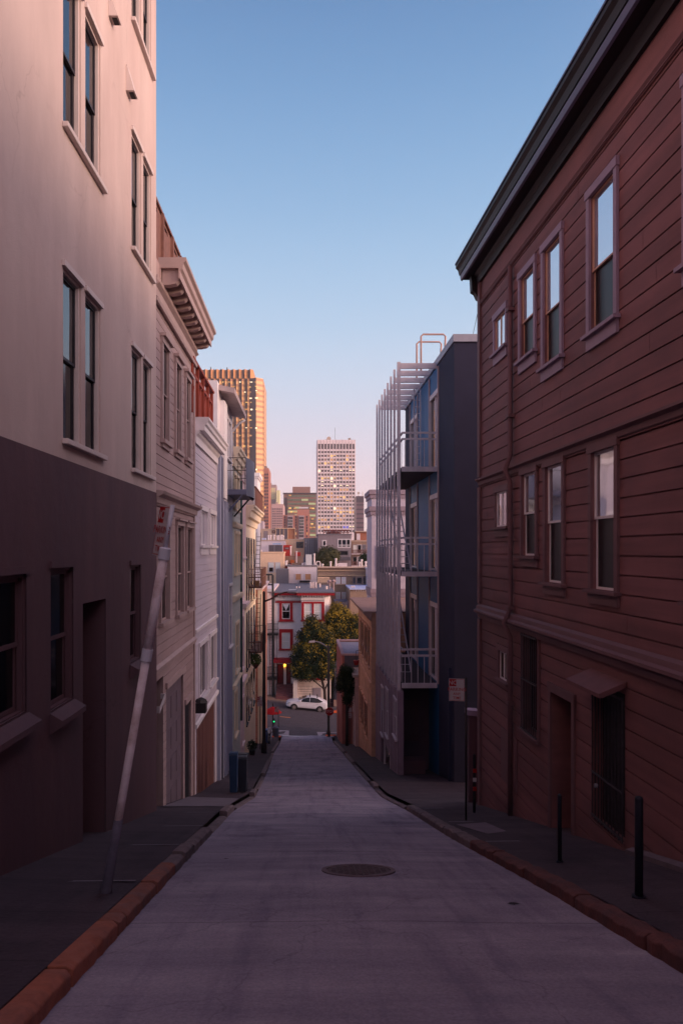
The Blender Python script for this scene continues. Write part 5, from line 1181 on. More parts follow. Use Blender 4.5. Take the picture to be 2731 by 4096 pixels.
mb = MB(); mb.lathe((X(1139), DH - .68, Z(2654)), [(.04, .02), (.1, -.05), (.1, -.2), (.03, -.24)], 10); mb.build('porch_lamp', emit('porch_lamp_glow', (255, 170, 40), 14), root)
mb = MB()
n = 9
for i in range(n): mb.box(X(1106), X(1174), DH - 3.2 + i * .33, DH - .004, -18.2 + (i) * (Z(2734) + 18.2) / n - .3, -18.2 + (i + 1) * (Z(2734) + 18.2) / n)
mb.build('steps', M('maroon_steps', (110, 66, 70), .8, .15), root)
mb = MB(); mb.box(X(1174), X(1190), DH - 2.6, DH - .003, zb, Z(2690)); mb.build('stair_wall', m_cornw, root)
dg_ = DB + .02
mb = MB(); mb.box(X(1252, dg_), X(1284, dg_), dg_ - .06, dg_ - .003, Z(2790, dg_), Z(2751, dg_)); mb.build('garage_door', M('grey_garage_door', (150, 138, 150), .6, .08), root)
for y in (2744, 2757, 2766, 2775):
    mb = MB(); mb.box(X(1192, dg_), X(1250, dg_), dg_ - .02, dg_ - .003, Z(y + 1.2, dg_), Z(y, dg_)); mb.build('board_joint', M('joint_shadow_gap', (120, 104, 106), .8, .1), root)
for (x, y0, y1, d, r) in ((1243, 2329, 2362, 97, .17), (1252, 2328, 2361, 97, .17), (1262, 2327, 2360, 97, .17), (1279, 2334, 2352, 99, .12), (1305, 2344, 2366, 94, .16), (1186, 2345, 2352, 97, .08), (1197, 2345, 2352, 97, .07)):
    mb = MB(); mb.lathe((X(x, d), d, -5.3), [(r, 0), (r, Z(y0, d) + 5.3)], 10); mb.build('roof_flue', M('pale_flue', (214, 190, 186), .5, .1), root, smooth=True)
for (xx, ya, yb) in ((1318, 2328, 2352), (1334, 2327, 2352)):
    mb = MB(); d = 96; mb.tube([(X(xx, d), d, -5.3), (X(xx, d), d, Z(ya, d)), (X(xx - 6, d), d, Z(ya - 2, d)), (X(xx - 8, d), d, Z(ya + 6, d))], .1, 8); mb.lathe((X(xx, d), d, Z(ya, d)), [(.25, 0), (.3, .1), (.1, .3)], 8); mb.build('roof_vent', M('rusty_vent', (170, 140, 140), .6, .2), root)
mb = MB(); mb.box(X(1155, 94), X(1186, 94), 93.5, 94.6, -5.2, Z(2358, 94)); mb.build('skylight', m_paper, root)

# white neighbour with fire escapes
root = thing('apartment_building', (X(1085), DH, -18), 'white boarded building with iron fire escapes left of the red trimmed house', 'building')
mb = MB(); mb.box(X(1000), X(1096), DH - .2, 108, -19.5, Z(2360)); mb.build('wall', m_pinkwhite, root)
mb = MB(); mb.box(X(998), X(1097), DH - .6, DH - .203, Z(2366), Z(2354)); mb.build('cornice', m_hw, root)
mb = MB()
for i in range(30): mb.box(X(1078), X(1096), DH - .215, DH - .203, Z(2412 + i * 11.5), Z(2411 + i * 11.5))
mb.build('board_joint', M('white_joint', (150, 130, 134), .8, .1), root)
mb = MB(); mb.box(X(1060), X(1077), DH - .5, DH - .203, -18.6, Z(2370)); mb.build('lit_corner_strip', M('lit_white_corner', (238, 212, 204), .7, .05), root)  # bright corner strip, the sunlight on it put into its colour
mb = MB(); mb.tube([(X(1093), DH - 1.2, -18), (X(1093), DH - 1.2, Z(2300))], .13, 8); mb.tube([(X(1093), DH - 1.2, Z(2301)), (X(1090), DH - 1.2, Z(2297)), (X(1060), DH - 1.2, Z(2297))], .1, 8); mb.tube([(X(1076), DH - 1.2, Z(2297)), (X(1076), DH - 1.2, Z(2337))], .09, 6); mb.tube([(X(1060), DH - 1.2, Z(2337)), (X(1093), DH - 1.2, Z(2337))], .09, 6); mb.build('ladder_pipe', m_iron, root)
for (ya, yb, xa, xb_) in ((2495, 2542, 1060, 1112), (2668, 2720, 1060, 1108)):
    d = DH - 1.6
    mb = MB(); mb.box(X(xa, d), X(xb_, d), d, DH - .203, Z(yb, d), Z(yb - 7, d)); e = mb.build('fire_escape', m_iron, root)
    mb = MB()
    for y in (ya, lerp(ya, yb, .5)): mb.tube([(X(xa, d), d, Z(y, d)), (X(xb_, d), d, Z(y, d)), (X(xb_, d), DH - .2, Z(y, d))], .03, 5)
    for i in range(16): x = lerp(xa, xb_, i / 15); mb.tube([(X(x, d), d, Z(ya, d)), (X(x, d), d, Z(yb - 5, d))], .018, 4)
    mb.build('railing', m_iron, e)
    mb = MB()
    for x in (1080, 1094, 1107): mb.tube([(X(x, d), d + .3, Z(yb, d)), (X(x, d), d + .3, Z(yb + 120, d))], .03, 5)
    mb.build('drop_ladder', m_iron, e)

# cobra head lamp with stop sign
pb = Vector((X(1314, 67), 67.0, gnd(66.8)))
root = thing('street_lamp', pb, 'grey cobra head street lamp on the right corner with its arm reaching left', 'street lamp')
mb = MB(); mb.lathe(pb, [(.2, -.1), (.2, .35), (.13, .5), (.12, 3), (.09, 8.15), (.03, 8.2)], 12); mb.build('pole', M('dark_olive_pole', (66, 60, 60), .6, .15), root, smooth=True)
zt = pb.z + 7.9
mb = MB(); mb.tube([(X(1312, 67), 67, zt), (X(1300, 67), 67, zt + .25), (X(1282, 67), 67, zt + .52), (X(1262, 67), 67, zt + .62), (X(1252, 67), 67, zt + .6)], [.06, .055, .05, .045, .04], 8); mb.build('arm', m_steel, root, smooth=True)
mb = MB(); mb.hexa([(X(1234, 67), 66.88, zt + .52), (X(1259, 67), 66.9, zt + .52), (X(1259, 67), 67.1, zt + .52), (X(1234, 67), 67.12, zt + .52), (X(1238, 67), 66.92, zt + .66), (X(1259, 67), 66.94, zt + .72), (X(1259, 67), 67.06, zt + .72), (X(1238, 67), 67.08, zt + .66)]); mb.build('lamp_head', m_paper, root, bevel=.03)
cs = Vector((X(1318, 66.8), 66.72, Z(2845, 66.8)))
root = thing('stop_sign', cs, 'red octagonal stop sign fixed to the right corner lamp pole', 'stop sign')
r = .40
pts = [cs + Vector((r * math.cos(math.pi / 8 + k * math.pi / 4), 0, r * math.sin(math.pi / 8 + k * math.pi / 4))) for k in range(8)]
mb = MB(); mb.poly(pts, (0, .02, 0)); mb.build('plate', M('sign_white_edge', (190, 120, 120), .5, .05), root)
mb = MB(); mb.poly([cs + (p - cs) * .95 + Vector((0, -.004, 0)) for p in pts], (0, .003, 0)); mb.build('red_face', M('stop_red', (158, 16, 24), .5, .1), root)
text_mb('STOP', .34, cs + Vector((0, -.012, 0)), (1, 0, 0), (0, 0, 1)).build('lettering', m_paper, root, fix=False)
c2 = Vector((X(1327, 67.2), 67.2, Z(2811, 67.2)))
root = thing('traffic_sign', c2, 'grey back of a rectangular sign on the right corner lamp pole', 'sign')
mb = MB(); mb.box(c2.x - .17, c2.x + .17, 67.18, 67.2, c2.z - .38, c2.z + .38); mb.build('plate', M('sign_back', (104, 84, 92), .6, .1), root)
mb = MB(); mb.box(c2.x - .3, c2.x + .1, 67.14, 67.175, c2.z - .02, c2.z + .02); mb.build('bracket', m_steel, root)

# ================================================================== WHITE CAR
def car():
    ORG = Vector((.17, 84.0, cross_z(.3, 84.0) + .0))
    root = thing('parked_car', ORG, 'white parked crossover car facing left with dark glass', 'car')
    root.rotation_euler = (0, math.atan(.097), 0)
    L = 4.75
    # stations along x from nose (-) to tail (+): x, z_bot, z_belt, z_roof, half width low, belt, roof
    st = [(-2.37, .42, .62, .64, .60, .62, .55), (-2.30, .30, .74, .77, .78, .76, .66), (-2.05, .24, .86, .90, .90, .86, .74), (-1.6, .22, .96, 1.00, .94, .90, .78), (-1.15, .22, 1.01, 1.06, .95, .92, .80),
          (-.85, .22, 1.03, 1.16, .95, .92, .74), (-.45, .22, 1.04, 1.38, .95, .92, .66), (-.05, .22, 1.05, 1.55, .95, .92, .62), (.35, .22, 1.06, 1.62, .95, .92, .61), (.8, .22, 1.07, 1.61, .95, .92, .61), (1.2, .22, 1.09, 1.53, .95, .91, .60),
          (1.6, .23, 1.12, 1.40, .95, .90, .60), (1.95, .26, 1.14, 1.25, .93, .88, .62), (2.2, .32, 1.10, 1.16, .88, .84, .66), (2.34, .42, 1.0, 1.04, .78, .76, .66), (2.38, .5, .9, .92, .7, .7, .6)]
    mb = MB(); rings = []
    for x, zb, zl, zr, wl, wb, wr in st:
        zm = lerp(zb, zl, .5)
        ring = [(-wl * .9, zb), (-wl, lerp(zb, zl, .25)), (-wl * 1.0, zm), (-wb, zl), (-lerp(wb, wr, .5), lerp(zl, zr, .52)), (-wr, zr - .015), (-wr * .5, zr + .02), (wr * .5, zr + .02), (wr, zr - .015), (lerp(wb, wr, .5), lerp(zl, zr, .52)), (wb, zl), (wl, zm), (wl, lerp(zb, zl, .25)), (wl * .9, zb)]
        rings.append(len(mb.v)); mb.v += [(x, y, z) for y, z in ring]
    k = 14
    for a, b in zip(rings, rings[1:]):
        for i in range(k):
            j = (i + 1) % k; mb.f.append((a + i, a + j, b + j, b + i)); mb.mi.append(0)
    mb.f.append(tuple(rings[0] + i for i in range(k))); mb.f.append(tuple(rings[-1] + i for i in range(k))); mb.mi += [0, 0]
    def B(m, name, mat, parent, **kw):
        o = m.build(name, mat, None, (0, 0, 0), **kw); o.parent = parent; return o
    body = B(mb, 'body', M('white_car_paint', (214, 208, 218), .22, .02, spec=.6), root, smooth=True)
    ss = body.modifiers.new('sub', 'SUBSURF'); ss.levels = ss.render_levels = 2
    def side(x):   # (belt z, roof z, belt y, roof y)
        for p, q in zip(st, st[1:]):
            if p[0] <= x <= q[0]:
                t = (x - p[0]) / (q[0] - p[0]); return [lerp(p[i], q[i], t) for i in (2, 3, 5, 6)]
    def glassband(xs, lo, hi, s, name):
        m = MB()
        for xa, xb_ in zip(xs, xs[1:]):
            q = []
            for x, t in ((xa, lo), (xb_, lo), (xb_, hi), (xa, hi)):
                zl, zr, wb, wr = side(x); q.append((x, s * (lerp(wb, wr, t(x) if callable(t) else t) + .012), lerp(zl, zr, t(x) if callable(t) else t)))
            m.quad(*q)
        B(m, name, m_glassd, root, fix=False, smooth=True)
    hi = .9
    for s in (-1, 1):
        glassband([-.78, -.6, -.45, -.25, -.05, .15, .25], -.02, lambda x: hi if x > -.45 else lerp(.25, hi, max(0, (x + .78) / .33)), s, 'side_window')
        glassband([.30, .5, .8, 1.0, 1.2, 1.4, 1.6, 1.78], lambda x: -.02 if x < 1.5 else lerp(-.02, .45, (x - 1.5) / .28), lambda x: hi if x < 1.2 else lerp(hi, .5, (x - 1.2) / .58), s, 'side_window')
    m = MB()
    for (xa, ya), (xb_, yb) in (((-.98, .66), (-.45, .60)), ((-.45, .60), (-.12, .56))):
        za, zb_ = side(xa)[1] + .035, side(xb_)[1] + .035
        m.quad((xa, -ya, za), (xb_, -yb, zb_), (xb_, yb, zb_), (xa, ya, za))
    B(m, 'windscreen', m_glassd, root, fix=False)
    for x in (-1.42, 1.47):
        for s in (-1, 1):
            m = MB(); m.lathe((x, s * .84, .34), [(.40, -.105 * 1), (.405, .1), (.38, .118)], 24, 'y') if s > 0 else m.lathe((x, s * .84, .34), [(.38, -.118), (.405, -.1), (.40, .105)], 24, 'y')
            arch = B(m, 'wheel_arch', m_dark, root)
            m = MB(); prof = [(.21, -.1), (.33, -.11), (.345, -.08), (.345, .08), (.33, .11), (.21, .1)]
            m.lathe((x, s * .88, .345), prof, 24, 'y'); w = B(m, 'wheel', M('tyre_rubber', (26, 24, 28), .85, .1), root)
            m = MB(); yo = s * .88 + s * .1
            m.lathe((x, yo, .345), [(.06, -.02), (.06, .02)], 10, 'y')
            for kx in range(10):
                a = kx * math.pi / 5; c_, s_ = math.cos(a), math.sin(a)
                m.poly([(x + c_ * .04 - s_ * .02, yo, .345 + s_ * .04 + c_ * .02), (x + c_ * .24 - s_ * .03, yo, .345 + s_ * .24 + c_ * .03), (x + c_ * .24 + s_ * .03, yo, .345 + s_ * .24 - c_ * .03), (x + c_ * .04 + s_ * .02, yo, .345 + s_ * .04 - c_ * .02)], (0, s * .015, 0))
            B(m, 'rim', M('alloy', (200, 186, 186), .3, .05, metal=.7), w)
    for s in (-1, 1):
        m = MB(); m.lathe((-.78, s * 1.03, 1.1), [(.03, -.12), (.085, -.1), (.1, 0), (.07, .1), (.03, .12)], 10, 'x'); B(m, 'side_mirror', M('white_mirror', (214, 208, 218), .25, .02), root, smooth=True)
        m = MB(); m.poly([(-2.28, s * .80, .66), (-2.0, s * .89, .74), (-1.82, s * .915, .82), (-2.1, s * .87, .78)], (0, s * .02, 0)); B(m, 'headlight', m_glass, root)
        for xh in (-.1, 1.05):
            m = MB(); m.box(xh, xh + .2, s * .955, s * .965, .86, .885); B(m, 'door_handle', m_steel, root)
        m = MB(); m.box(-1.0, 1.08, s * .93, s * .952, .2, .27); B(m, 'sill_trim', m_dark, root)
    for xr in (.28, 1.1):
        for s in (-1, 1):
            m = MB(); m.hexa([(xr - .06, s * .5 - .03, 1.5), (xr + .06, s * .5 - .03, 1.5), (xr + .06, s * .5 + .03, 1.5), (xr - .06, s * .5 + .03, 1.5), (xr - .05, s * .5 - .03, 1.78), (xr + .04, s * .5 - .03, 1.78), (xr + .04, s * .5 + .03, 1.78), (xr - .05, s * .5 + .03, 1.78)]); B(m, 'roof_rack_foot', m_dark, root)
    m = MB(); m.lathe((-.62, -.4, 1.28), [(.06, -.02), (.06, .02)], 8, 'z'); B(m, 'windscreen_glint', emit('amber_glint', (255, 150, 60), 1.2), root)  # small glowing disc painting an amber glint on the windscreen
car()
# ================================================================== ROOFTOPS
ROOFG = 'flat roofed buildings stepping away below the towers'
def fb(name, label, cat, d, x0, x1, y0, depth, mat, zb=-22.0, roof=None, parapet=.35, group=ROOFG):
    root = thing(name, (X((x0 + x1) / 2, d), d, zb), label, cat, group)
    a, b, zt = X(x0, d), X(x1, d), Z(y0, d)
    mb = MB(); mb.box(a, b, d, d + depth, zb, zt); mb.build('wall', mat, root)
    if roof:
        mb = MB(); p = parapet
        mb.box(a - .1, b + .1, d - .12, d + .3, zt + .002, zt + .22); mb.box(a - .1, a + .25, d + .3, d + depth, zt + .002, zt + .22); mb.box(b - .25, b + .1, d + .3, d + depth, zt + .002, zt + .22); mb.build('parapet', roof, root)
    return root
def fpane(root, d, x0, x1, y0, y1, frame, pane, t=.1, nx=1, ny=1, out=.06):
    a, b, zt, zb = X(x0, d), X(x1, d), Z(y0, d), Z(y1, d)
    mb = MB(); mb.box(a, a + t, d - out, d - .003, zb, zt); mb.box(b - t, b, d - out, d - .003, zb, zt); mb.box(a + t, b - t, d - out, d - .003, zt - t, zt); mb.box(a + t, b - t, d - out, d - .003, zb, zb + t)
    for i in range(1, nx): x = lerp(a, b, i / nx); mb.box(x - t * .4, x + t * .4, d - out, d - .003, zb + t, zt - t)
    for i in range(1, ny): z = lerp(zb, zt, i / ny); mb.box(a + t, b - t, d - out + .01, d - .004, z - t * .35, z + t * .35)
    w = mb.build('window', frame, root)
    mb = MB(); mb.box(a + t * .9, b - t * .9, d - out * .5, d - .005, zb + t * .9, zt - t * .9); mb.build('pane', pane, w)
    return w
def fbox_part(root, name, d, x0, x1, y0, y1, dep, mat):
    mb = MB(); mb.box(X(x0, d), X(x1, d), d, d + dep, Z(y1, d), Z(y0, d)); return mb.build(name, mat, root)
def pipes(root, d, lst, r=.12, mat=None):
    for x, y0, y1 in lst:
        mb = MB(); mb.lathe((X(x, d), d, Z(y1, d)), [(r, 0), (r, Z(y0, d) - Z(y1, d)), (r * 1.4, Z(y0, d) - Z(y1, d) + .05), (r * 1.2, Z(y0, d) - Z(y1, d) + .25)], 8); mb.build('roof_pipe', mat or m_flue, root)
m_flue = M('pale_flue2', (222, 204, 204), .5, .08)
m_peach = M('peach_stucco', (226, 188, 160), .85, .08); m_lil = M('lilac_white', (220, 204, 212), .85, .05); m_gr = M('warm_grey_boards', (132, 118, 126), .85, .1)
m_dkg = M('slate_screen', (84, 78, 88), .8, .12); m_bei = M('beige_render', (190, 164, 150), .85, .1); m_taupe = M('taupe_render', (150, 124, 110), .85, .12)
m_brk = M('brick', (166, 104, 84), .85, .15, 3); m_lead = M('lead_screen', (112, 104, 112), .8, .08)
r = fb('rooftop_house', 'grey lift housing on the roof behind the red trimmed house', 'building', 113, 1104, 1153, 2277, 5, m_lead)
r = fb('rooftop_house', 'pale lilac building with two blank tan windows', 'building', 118, 1150, 1271, 2266, 14, m_lil, roof=m_lead)
m_tanb = M('tan_board', (190, 140, 110), .8, .08)
for a, b in ((1181, 1206), (1219, 1245)): fpane(r, 118, a, b, 2294, 2321, m_lil, m_tanb, .08)
fbox_part(r, 'roof_hatch', 119, 1223, 1247, 2218, 2262, 2, M('white_hatch', (200, 196, 200), .7, .05)); fbox_part(r, 'roof_hatch', 120, 1213, 1224, 2230, 2262, 2, m_gr)
fbox_part(r, 'roof_unit', 117.6, 1198, 1240, 2322, 2330, .3, m_dark)
pipes(r, 119.5, [(1143, 2250, 2262), (1147, 2248, 2262), (1210, 2258, 2264), (1219, 2256, 2264), (1257, 2220, 2260)])
mb = MB(); x_, y_ = X(1273, 118), 119.0
mb.tube([(X(1264, 118), y_, Z(2275, 118)), (X(1264, 118), y_, Z(2252, 118)), (X(1268, 118), y_, Z(2247, 118)), (X(1278, 118), y_, Z(2247, 118)), (X(1281, 118), y_, Z(2252, 118)), (X(1281, 118), y_, Z(2310, 118))], .09, 6); mb.build('roof_hoop', m_flue, r)
r = fb('rooftop_house', 'peach building with two white framed windows and dark roof screens', 'building', 125, 1010, 1136, 2212, 16, m_peach, roof=m_peach)
fpane(r, 125, 1073, 1096, 2249, 2290, m_paper, m_glassd, .14, 1, 2); fpane(r, 125, 1101, 1122, 2249, 2290, m_paper, m_blind, .14)
mb = MB(); mb.box(X(1075, 125), X(1094, 125), 124.93, 124.96, Z(2268, 125), Z(2252, 125)); mb.build('blind', m_blind, r)
fbox_part(r, 'roof_screen', 126, 1075, 1097, 2180, 2212, .3, m_dkg); fbox_part(r, 'roof_screen', 126.02, 1098, 1129, 2180, 2212, .3, m_dkg)
pipes(r, 126, [(1028, 2204, 2212), (1036, 2205, 2212), (1044, 2206, 2212)])
r = fb('rooftop_house', 'wide lilac white building behind the dark roof screens', 'building', 142, 1008, 1140, 2164, 10, m_lil, roof=m_bei)
fbox_part(r, 'wall_panel', 141.9, 1020, 1038, 2168, 2207, .09, m_bei); fbox_part(r, 'roof_lantern', 140.8, 1091, 1124, 2173, 2178, .5, M('pale_blue_cover', (150, 180, 220), .6, .05))
pipes(r, 144, [(1074, 2146, 2162), (1082, 2145, 2162), (1096, 2144, 2162), (1109, 2147, 2162), (1113, 2146, 2162), (1121, 2147, 2162), (1126, 2144, 2162), (1132, 2147, 2162)], .18)
fbox_part(r, 'roof_unit', 145, 1047, 1064, 2152, 2161, 1.5, M('pale_unit', (204, 204, 220), .6, .05))
r = fb('rooftop_house', 'beige stair housing with panelled screen and a brown panel', 'building', 160, 1024, 1104, 2119, 8, m_bei, roof=m_bei)
fbox_part(r, 'roof_screen', 159.8, 1104, 1151, 2114, 2160, .6, m_lead); fbox_part(r, 'brown_panel', 159.8, 1151.5, 1180, 2114, 2160, .6, M('brown_panel', (150, 104, 84), .8, .1))
mb = MB()
for x in (1103, 1120, 1134, 1150.5, 1181): mb.box(X(x - .7, 159.6), X(x + .7, 159.6), 159.55, 159.78, Z(2160, 159.6), Z(2113, 159.6))
mb.box(X(1102, 159.6), X(1182, 159.6), 159.53, 159.7, Z(2114.5, 159.6), Z(2112, 159.6)); mb.build('screen_frame', m_peach, r)
fpane(r, 160, 1032, 1042, 2128, 2143, m_bei, m_gr, .15); fbox_part(r, 'door', 159.9, 1056, 1072, 2124, 2158, .08, m_gr); fpane(r, 160, 1088, 1102, 2122, 2133, m_brownwood, m_bei, .2)
r = fb('rooftop_house', 'crimson stair tower beside the peach building', 'building', 132, 1133, 1164, 2180, 6, M('crimson_render', (164, 44, 40), .8, .1))
fpane(r, 132, 1138, 1158, 2188, 2199, M('dark_red', (120, 40, 40), .7, .1), m_gr, .12); fbox_part(r, 'deck', 131, 1136, 1216, 2224, 2252, 1, m_taupe); fbox_part(r, 'red_awning', 130.8, 1180, 1202, 2209, 2224, .3, M('red_awning', (170, 40, 40), .8, .1)); fbox_part(r, 'cabinet', 130.7, 1162, 1176, 2240, 2252, .3, M('orange_cabinet', (180, 90, 40), .7, .1))
pipes(r, 130.5, [(1186, 2210, 2252), (1163, 2190, 2222)])
r = fb('rooftop_house', 'beige building with one dark four pane window', 'building', 150, 1140, 1218, 2160, 10, m_peach, roof=m_bei)
fpane(r, 150, 1185, 1213, 2167, 2192, m_dkg, m_glassd, .2, 2, 2)
r = fb('rooftop_house', 'grey striped sheet metal building', 'building', 148, 1217, 1273, 2156, 9, M('corrugated_grey', (150, 146, 158), .6, .06), roof=m_lead)
for i in range(16):
    if i % 2 == 0 or i > 9: mb = MB(); mb.box(X(1218 + i * 3.4, 148), X(1220.4 + i * 3.4, 148), 147.93, 147.997, -20, Z(2158, 148)); mb.build('sheet_rib', m_dkg if 3 < i < 9 else m_lead, r)
fpane(r, 148, 1218, 1227, 2168, 2186, m_paper, m_glassd, .15); fpane(r, 148, 1269, 1274, 2168, 2186, m_dkg, m_glassd, .1)
r = fb('rooftop_house', 'dark grey house with large white framed windows and a roof deck', 'building', 135, 1272, 1404, 2140, 12, m_gr, roof=m_lead)
fpane(r, 135, 1288, 1306, 2160, 2185, m_paper, m_glass, .2); w = fpane(r, 135, 1349, 1403, 2155, 2191, m_paper, m_glass, .2, 3)
mb = MB(); mb.box(X(1349, 135), X(1403, 135), 134.9, 134.935, Z(2182, 135), Z(2179, 135)); mb.build('transom', m_paper, w)
fbox_part(r, 'recess', 134.95, 1350, 1394, 2200, 2224, .045, m_glassd); fpane(r, 135, 1348, 1396, 2199, 2225, m_lead, m_glassd, .25); fbox_part(r, 'balcony', 134.2, 1352, 1402, 2228, 2242, .3, m_dkg); fbox_part(r, 'lower_screen', 133, 1340, 1388, 2252, 2268, .3, m_lil)
mb = MB(); d = 135.4
for x in range(1294, 1400, 16): mb.tube([(X(x, d), d, Z(2139, d)), (X(x, d), d, Z(2121, d))], .09, 5)
mb.tube([(X(1293, d), d, Z(2121, d)), (X(1398, d), d, Z(2121, d))], .12, 5); mb.tube([(X(1293, d), d, Z(2130, d)), (X(1398, d), d, Z(2130, d))], .05, 5); mb.build('deck_railing', M('maroon_rail', (110, 56, 56), .6, .1), r)
mb = MB(); mb.lathe((X(1334, 137), 137, Z(2140, 137)), [(1.5, 0), (1.4, .35), (.7, .7), (.05, .8)], 10); mb.build('deck_parasol', M('plum_parasol', (96, 56, 58), .8, .1), r)
r = fb('rooftop_house', 'balconied block with glazed balconies and a brick penthouse on the right', 'building', 140, 1406, 1500, 2166, 9, m_taupe, roof=m_bei)
fbox_part(r, 'penthouse', 143, 1424, 1500, 2128, 2166, 5, m_brk); fbox_part(r, 'penthouse_roof', 142.5, 1420, 1500, 2124, 2128, 6, m_bei); fbox_part(r, 'penthouse_door', 142.9, 1426, 1440, 2134, 2160, .08, m_lil)
pipes(r, 141, [(1470, 2122, 2164)], .2)
for y0, y1 in ((2178, 2214), (2226, 2262)):
    for i, x in enumerate((1410, 1428, 1447)):
        fpane(r, 140, x, x + 18, y0, y1, m_paper if i == 1 else m_gr, (m_blind, m_glass, m_glassb)[(i + (y0 > 2200)) % 3], .12)
    fbox_part(r, 'balcony', 139, 1406, 1480, y1, y1 + 4, 1, m_lil)
    mb = MB(); d = 138.9
    for k in range(24): mb.tube([(X(1407 + k * 2.9, d), d, Z(y1, d)), (X(1407 + k * 2.9, d), d, Z(y1 - 14, d))], .035, 4)
    mb.tube([(X(1406, d), d, Z(y1 - 14, d)), (X(1478, d), d, Z(y1 - 14, d))], .06, 4); mb.build('railing', m_brownwood, r)
# brown three storey block
r = fb('rooftop_house', 'brown three storey block with pale string courses and white windows behind the trees', 'building', 107, 1271, 1471, 2272, 8, m_taupe, roof=m_bei)
for y in (2282, 2300):
    fbox_part(r, 'string_course', 106.75, 1271, 1471, y, y + 2.5, .24, M('pale_course', (206, 172, 142), .8, .08))
fbox_part(r, 'cornice', 106.5, 1269, 1473, 2268, 2271, .5, m_bei)
for y0, y1 in ((2308, 2335), (2368, 2397)):
    fpane(r, 107, 1343, 1361, y0, y1, m_lil, m_blind, .12, 1, 2); fpane(r, 107, 1366, 1383, y0, y1, m_lil, m_blind, .12, 1, 2)
    fbox_part(r, 'window_sill', 106.7, 1340, 1386, y1 + 1, y1 + 4, .29, m_bei)
mb = MB(); a, b = X(1407, 107), X(1465, 107); mb.poly([(a, 106.99, -20), (a + .5, 105.9, -20), (b - .5, 105.9, -20), (b, 106.99, -20)], (0, 0, Z(2303, 107) + 20)); mb.build('bay', m_taupe, r)
for x0, x1 in ((1410, 1421), (1426, 1447), (1451, 1461)):
    fpane(r, 105.9, x0 + 1, x1, 2309, 2334, m_dkg, m_glassd, .1); fpane(r, 105.9, x0 + 1, x1, 2340, 2357, M('yellow_blind_frame', (180, 150, 120), .7, .1), m_tanb, .1)
mb = MB()
for k in range(12): mb.box(X(1271 + k * 4, 105), X(1273 + k * 4, 105), 104.9, 105, Z(2330, 105), Z(2310, 105))
mb.box(X(1270, 105), X(1318, 105), 104.88, 104.95, Z(2311, 105), Z(2308, 105)); mb.build('roof_fence', m_peach, r)
pipes(r, 108, [(1290, 2262, 2270), (1322, 2252, 2270), (1343, 2240, 2268), (1437, 2254, 2268), (1446, 2244, 2268), (1462, 2252, 2266)], .14)
r = fb('rooftop_house', 'plain lilac white block right of the brown one', 'building', 103, 1471, 1510, 2277, 6, m_lil, roof=m_lil)
r = fb('rooftop_house', 'low block with pale blue flat roof above the tan house', 'building', 96, 1400, 1500, 2358, 10, m_taupe)
mb = MB(); mb.box(X(1398, 96), X(1500, 96), 95.6, 106, Z(2358, 96) + .003, Z(2356, 96) + .1); mb.build('roof', M('pale_blue_roof', (176, 184, 222), .7, .06), r)
mb = MB()
for (xx) in (1407, 1414): mb.tube([(X(xx - 3, 97), 97, Z(2357, 97)), (X(xx - 3, 97), 97, Z(2347, 97)), (X(xx, 97), 97, Z(2344, 97)), (X(xx + 3, 97), 97, Z(2347, 97)), (X(xx + 3, 97), 97, Z(2357, 97))], .07, 6)
mb.build('roof_hoop', m_flue, r); fbox_part(r, 'chimney', 97, 1489, 1500, 2336, 2358, 1, m_peach)
mb = MB()
for x in range(1425, 1480, 9): mb.tube([(X(x, 96), 96, Z(2357, 96)), (X(x, 96), 96, Z(2366, 96))], .05, 5)
mb.build('roof_stay', m_flue, r)
# grey blue back wall right of the crimson house
r = fb('rooftop_house', 'blue grey boarded back building behind the yellow tree', 'building', 100, 1338, 1440, 2405, 5, M('blue_grey_back', (128, 126, 146), .8, .1))

# ================================================================== TOWERS
m_wt = M('pale_concrete_tower', (244, 228, 232), .8, .05, .05); m_wg = M('tower_glass', (74, 54, 62), .25, .1, .2); m_wg2 = M('tower_glass_bright', (112, 82, 82), .25, .1, .2)
lit = [emit('office_light', (255, 200, 110), .95), emit('office_light_warm', (232, 166, 96), .55), emit('office_light_white', (255, 232, 190), 1.6), emit('office_light_dim', (176, 124, 100), .3)]
litb = emit('office_light_blue', (90, 90, 220), .7)
d = 750.0
root = thing('skyscraper', (X(1343, d), d, -30), 'pale gridded white office tower with many lit windows in the centre', 'skyscraper', 'downtown towers on the skyline')
x0, x1 = X(1269, d), X(1422, d); zt = Z(1759, d)
mb = MB(); mb.box(x0 + 1, x1 - 1, d + .9, d + 44, -30, zt - 2); mb.build('core', m_wg, root)
mb = MB(); mb.box(x0, x0 + 1, d + .9, d + 45, -30, zt); mb.box(x1 - 1, x1, d + .9, d + 45, -30, zt); mb.box(x0 + 1, x1 - 1, d + 44.1, d + 45, -30, zt)
for i in range(14): mb.box(x0 - .4, x0 - .01, d + 2 + i * 3.1, d + 3.2 + i * 3.1, -30, zt)
mb.build('side_wall', m_wt, root)
mb = MB(); c0, cp = 1276.8, 12.42
edges = [1269.0] + [c0 + cp * (i + .5) for i in range(11)] + [1422.0]
rowsY = [(1775, 1796.5)] + [(1803.8 + 15.02 * i, 1812.6 + 15.02 * i) for i in range(22)]
w2 = 4.25
for i in range(13):
    a = 1269.0 if i == 0 else c0 + cp * (i - 1) + w2; b = 1422.0 if i == 12 else c0 + cp * i - w2
    mb.box(X(a, d), X(b, d), d, d + .9, -30, zt)
yprev = 1759.0
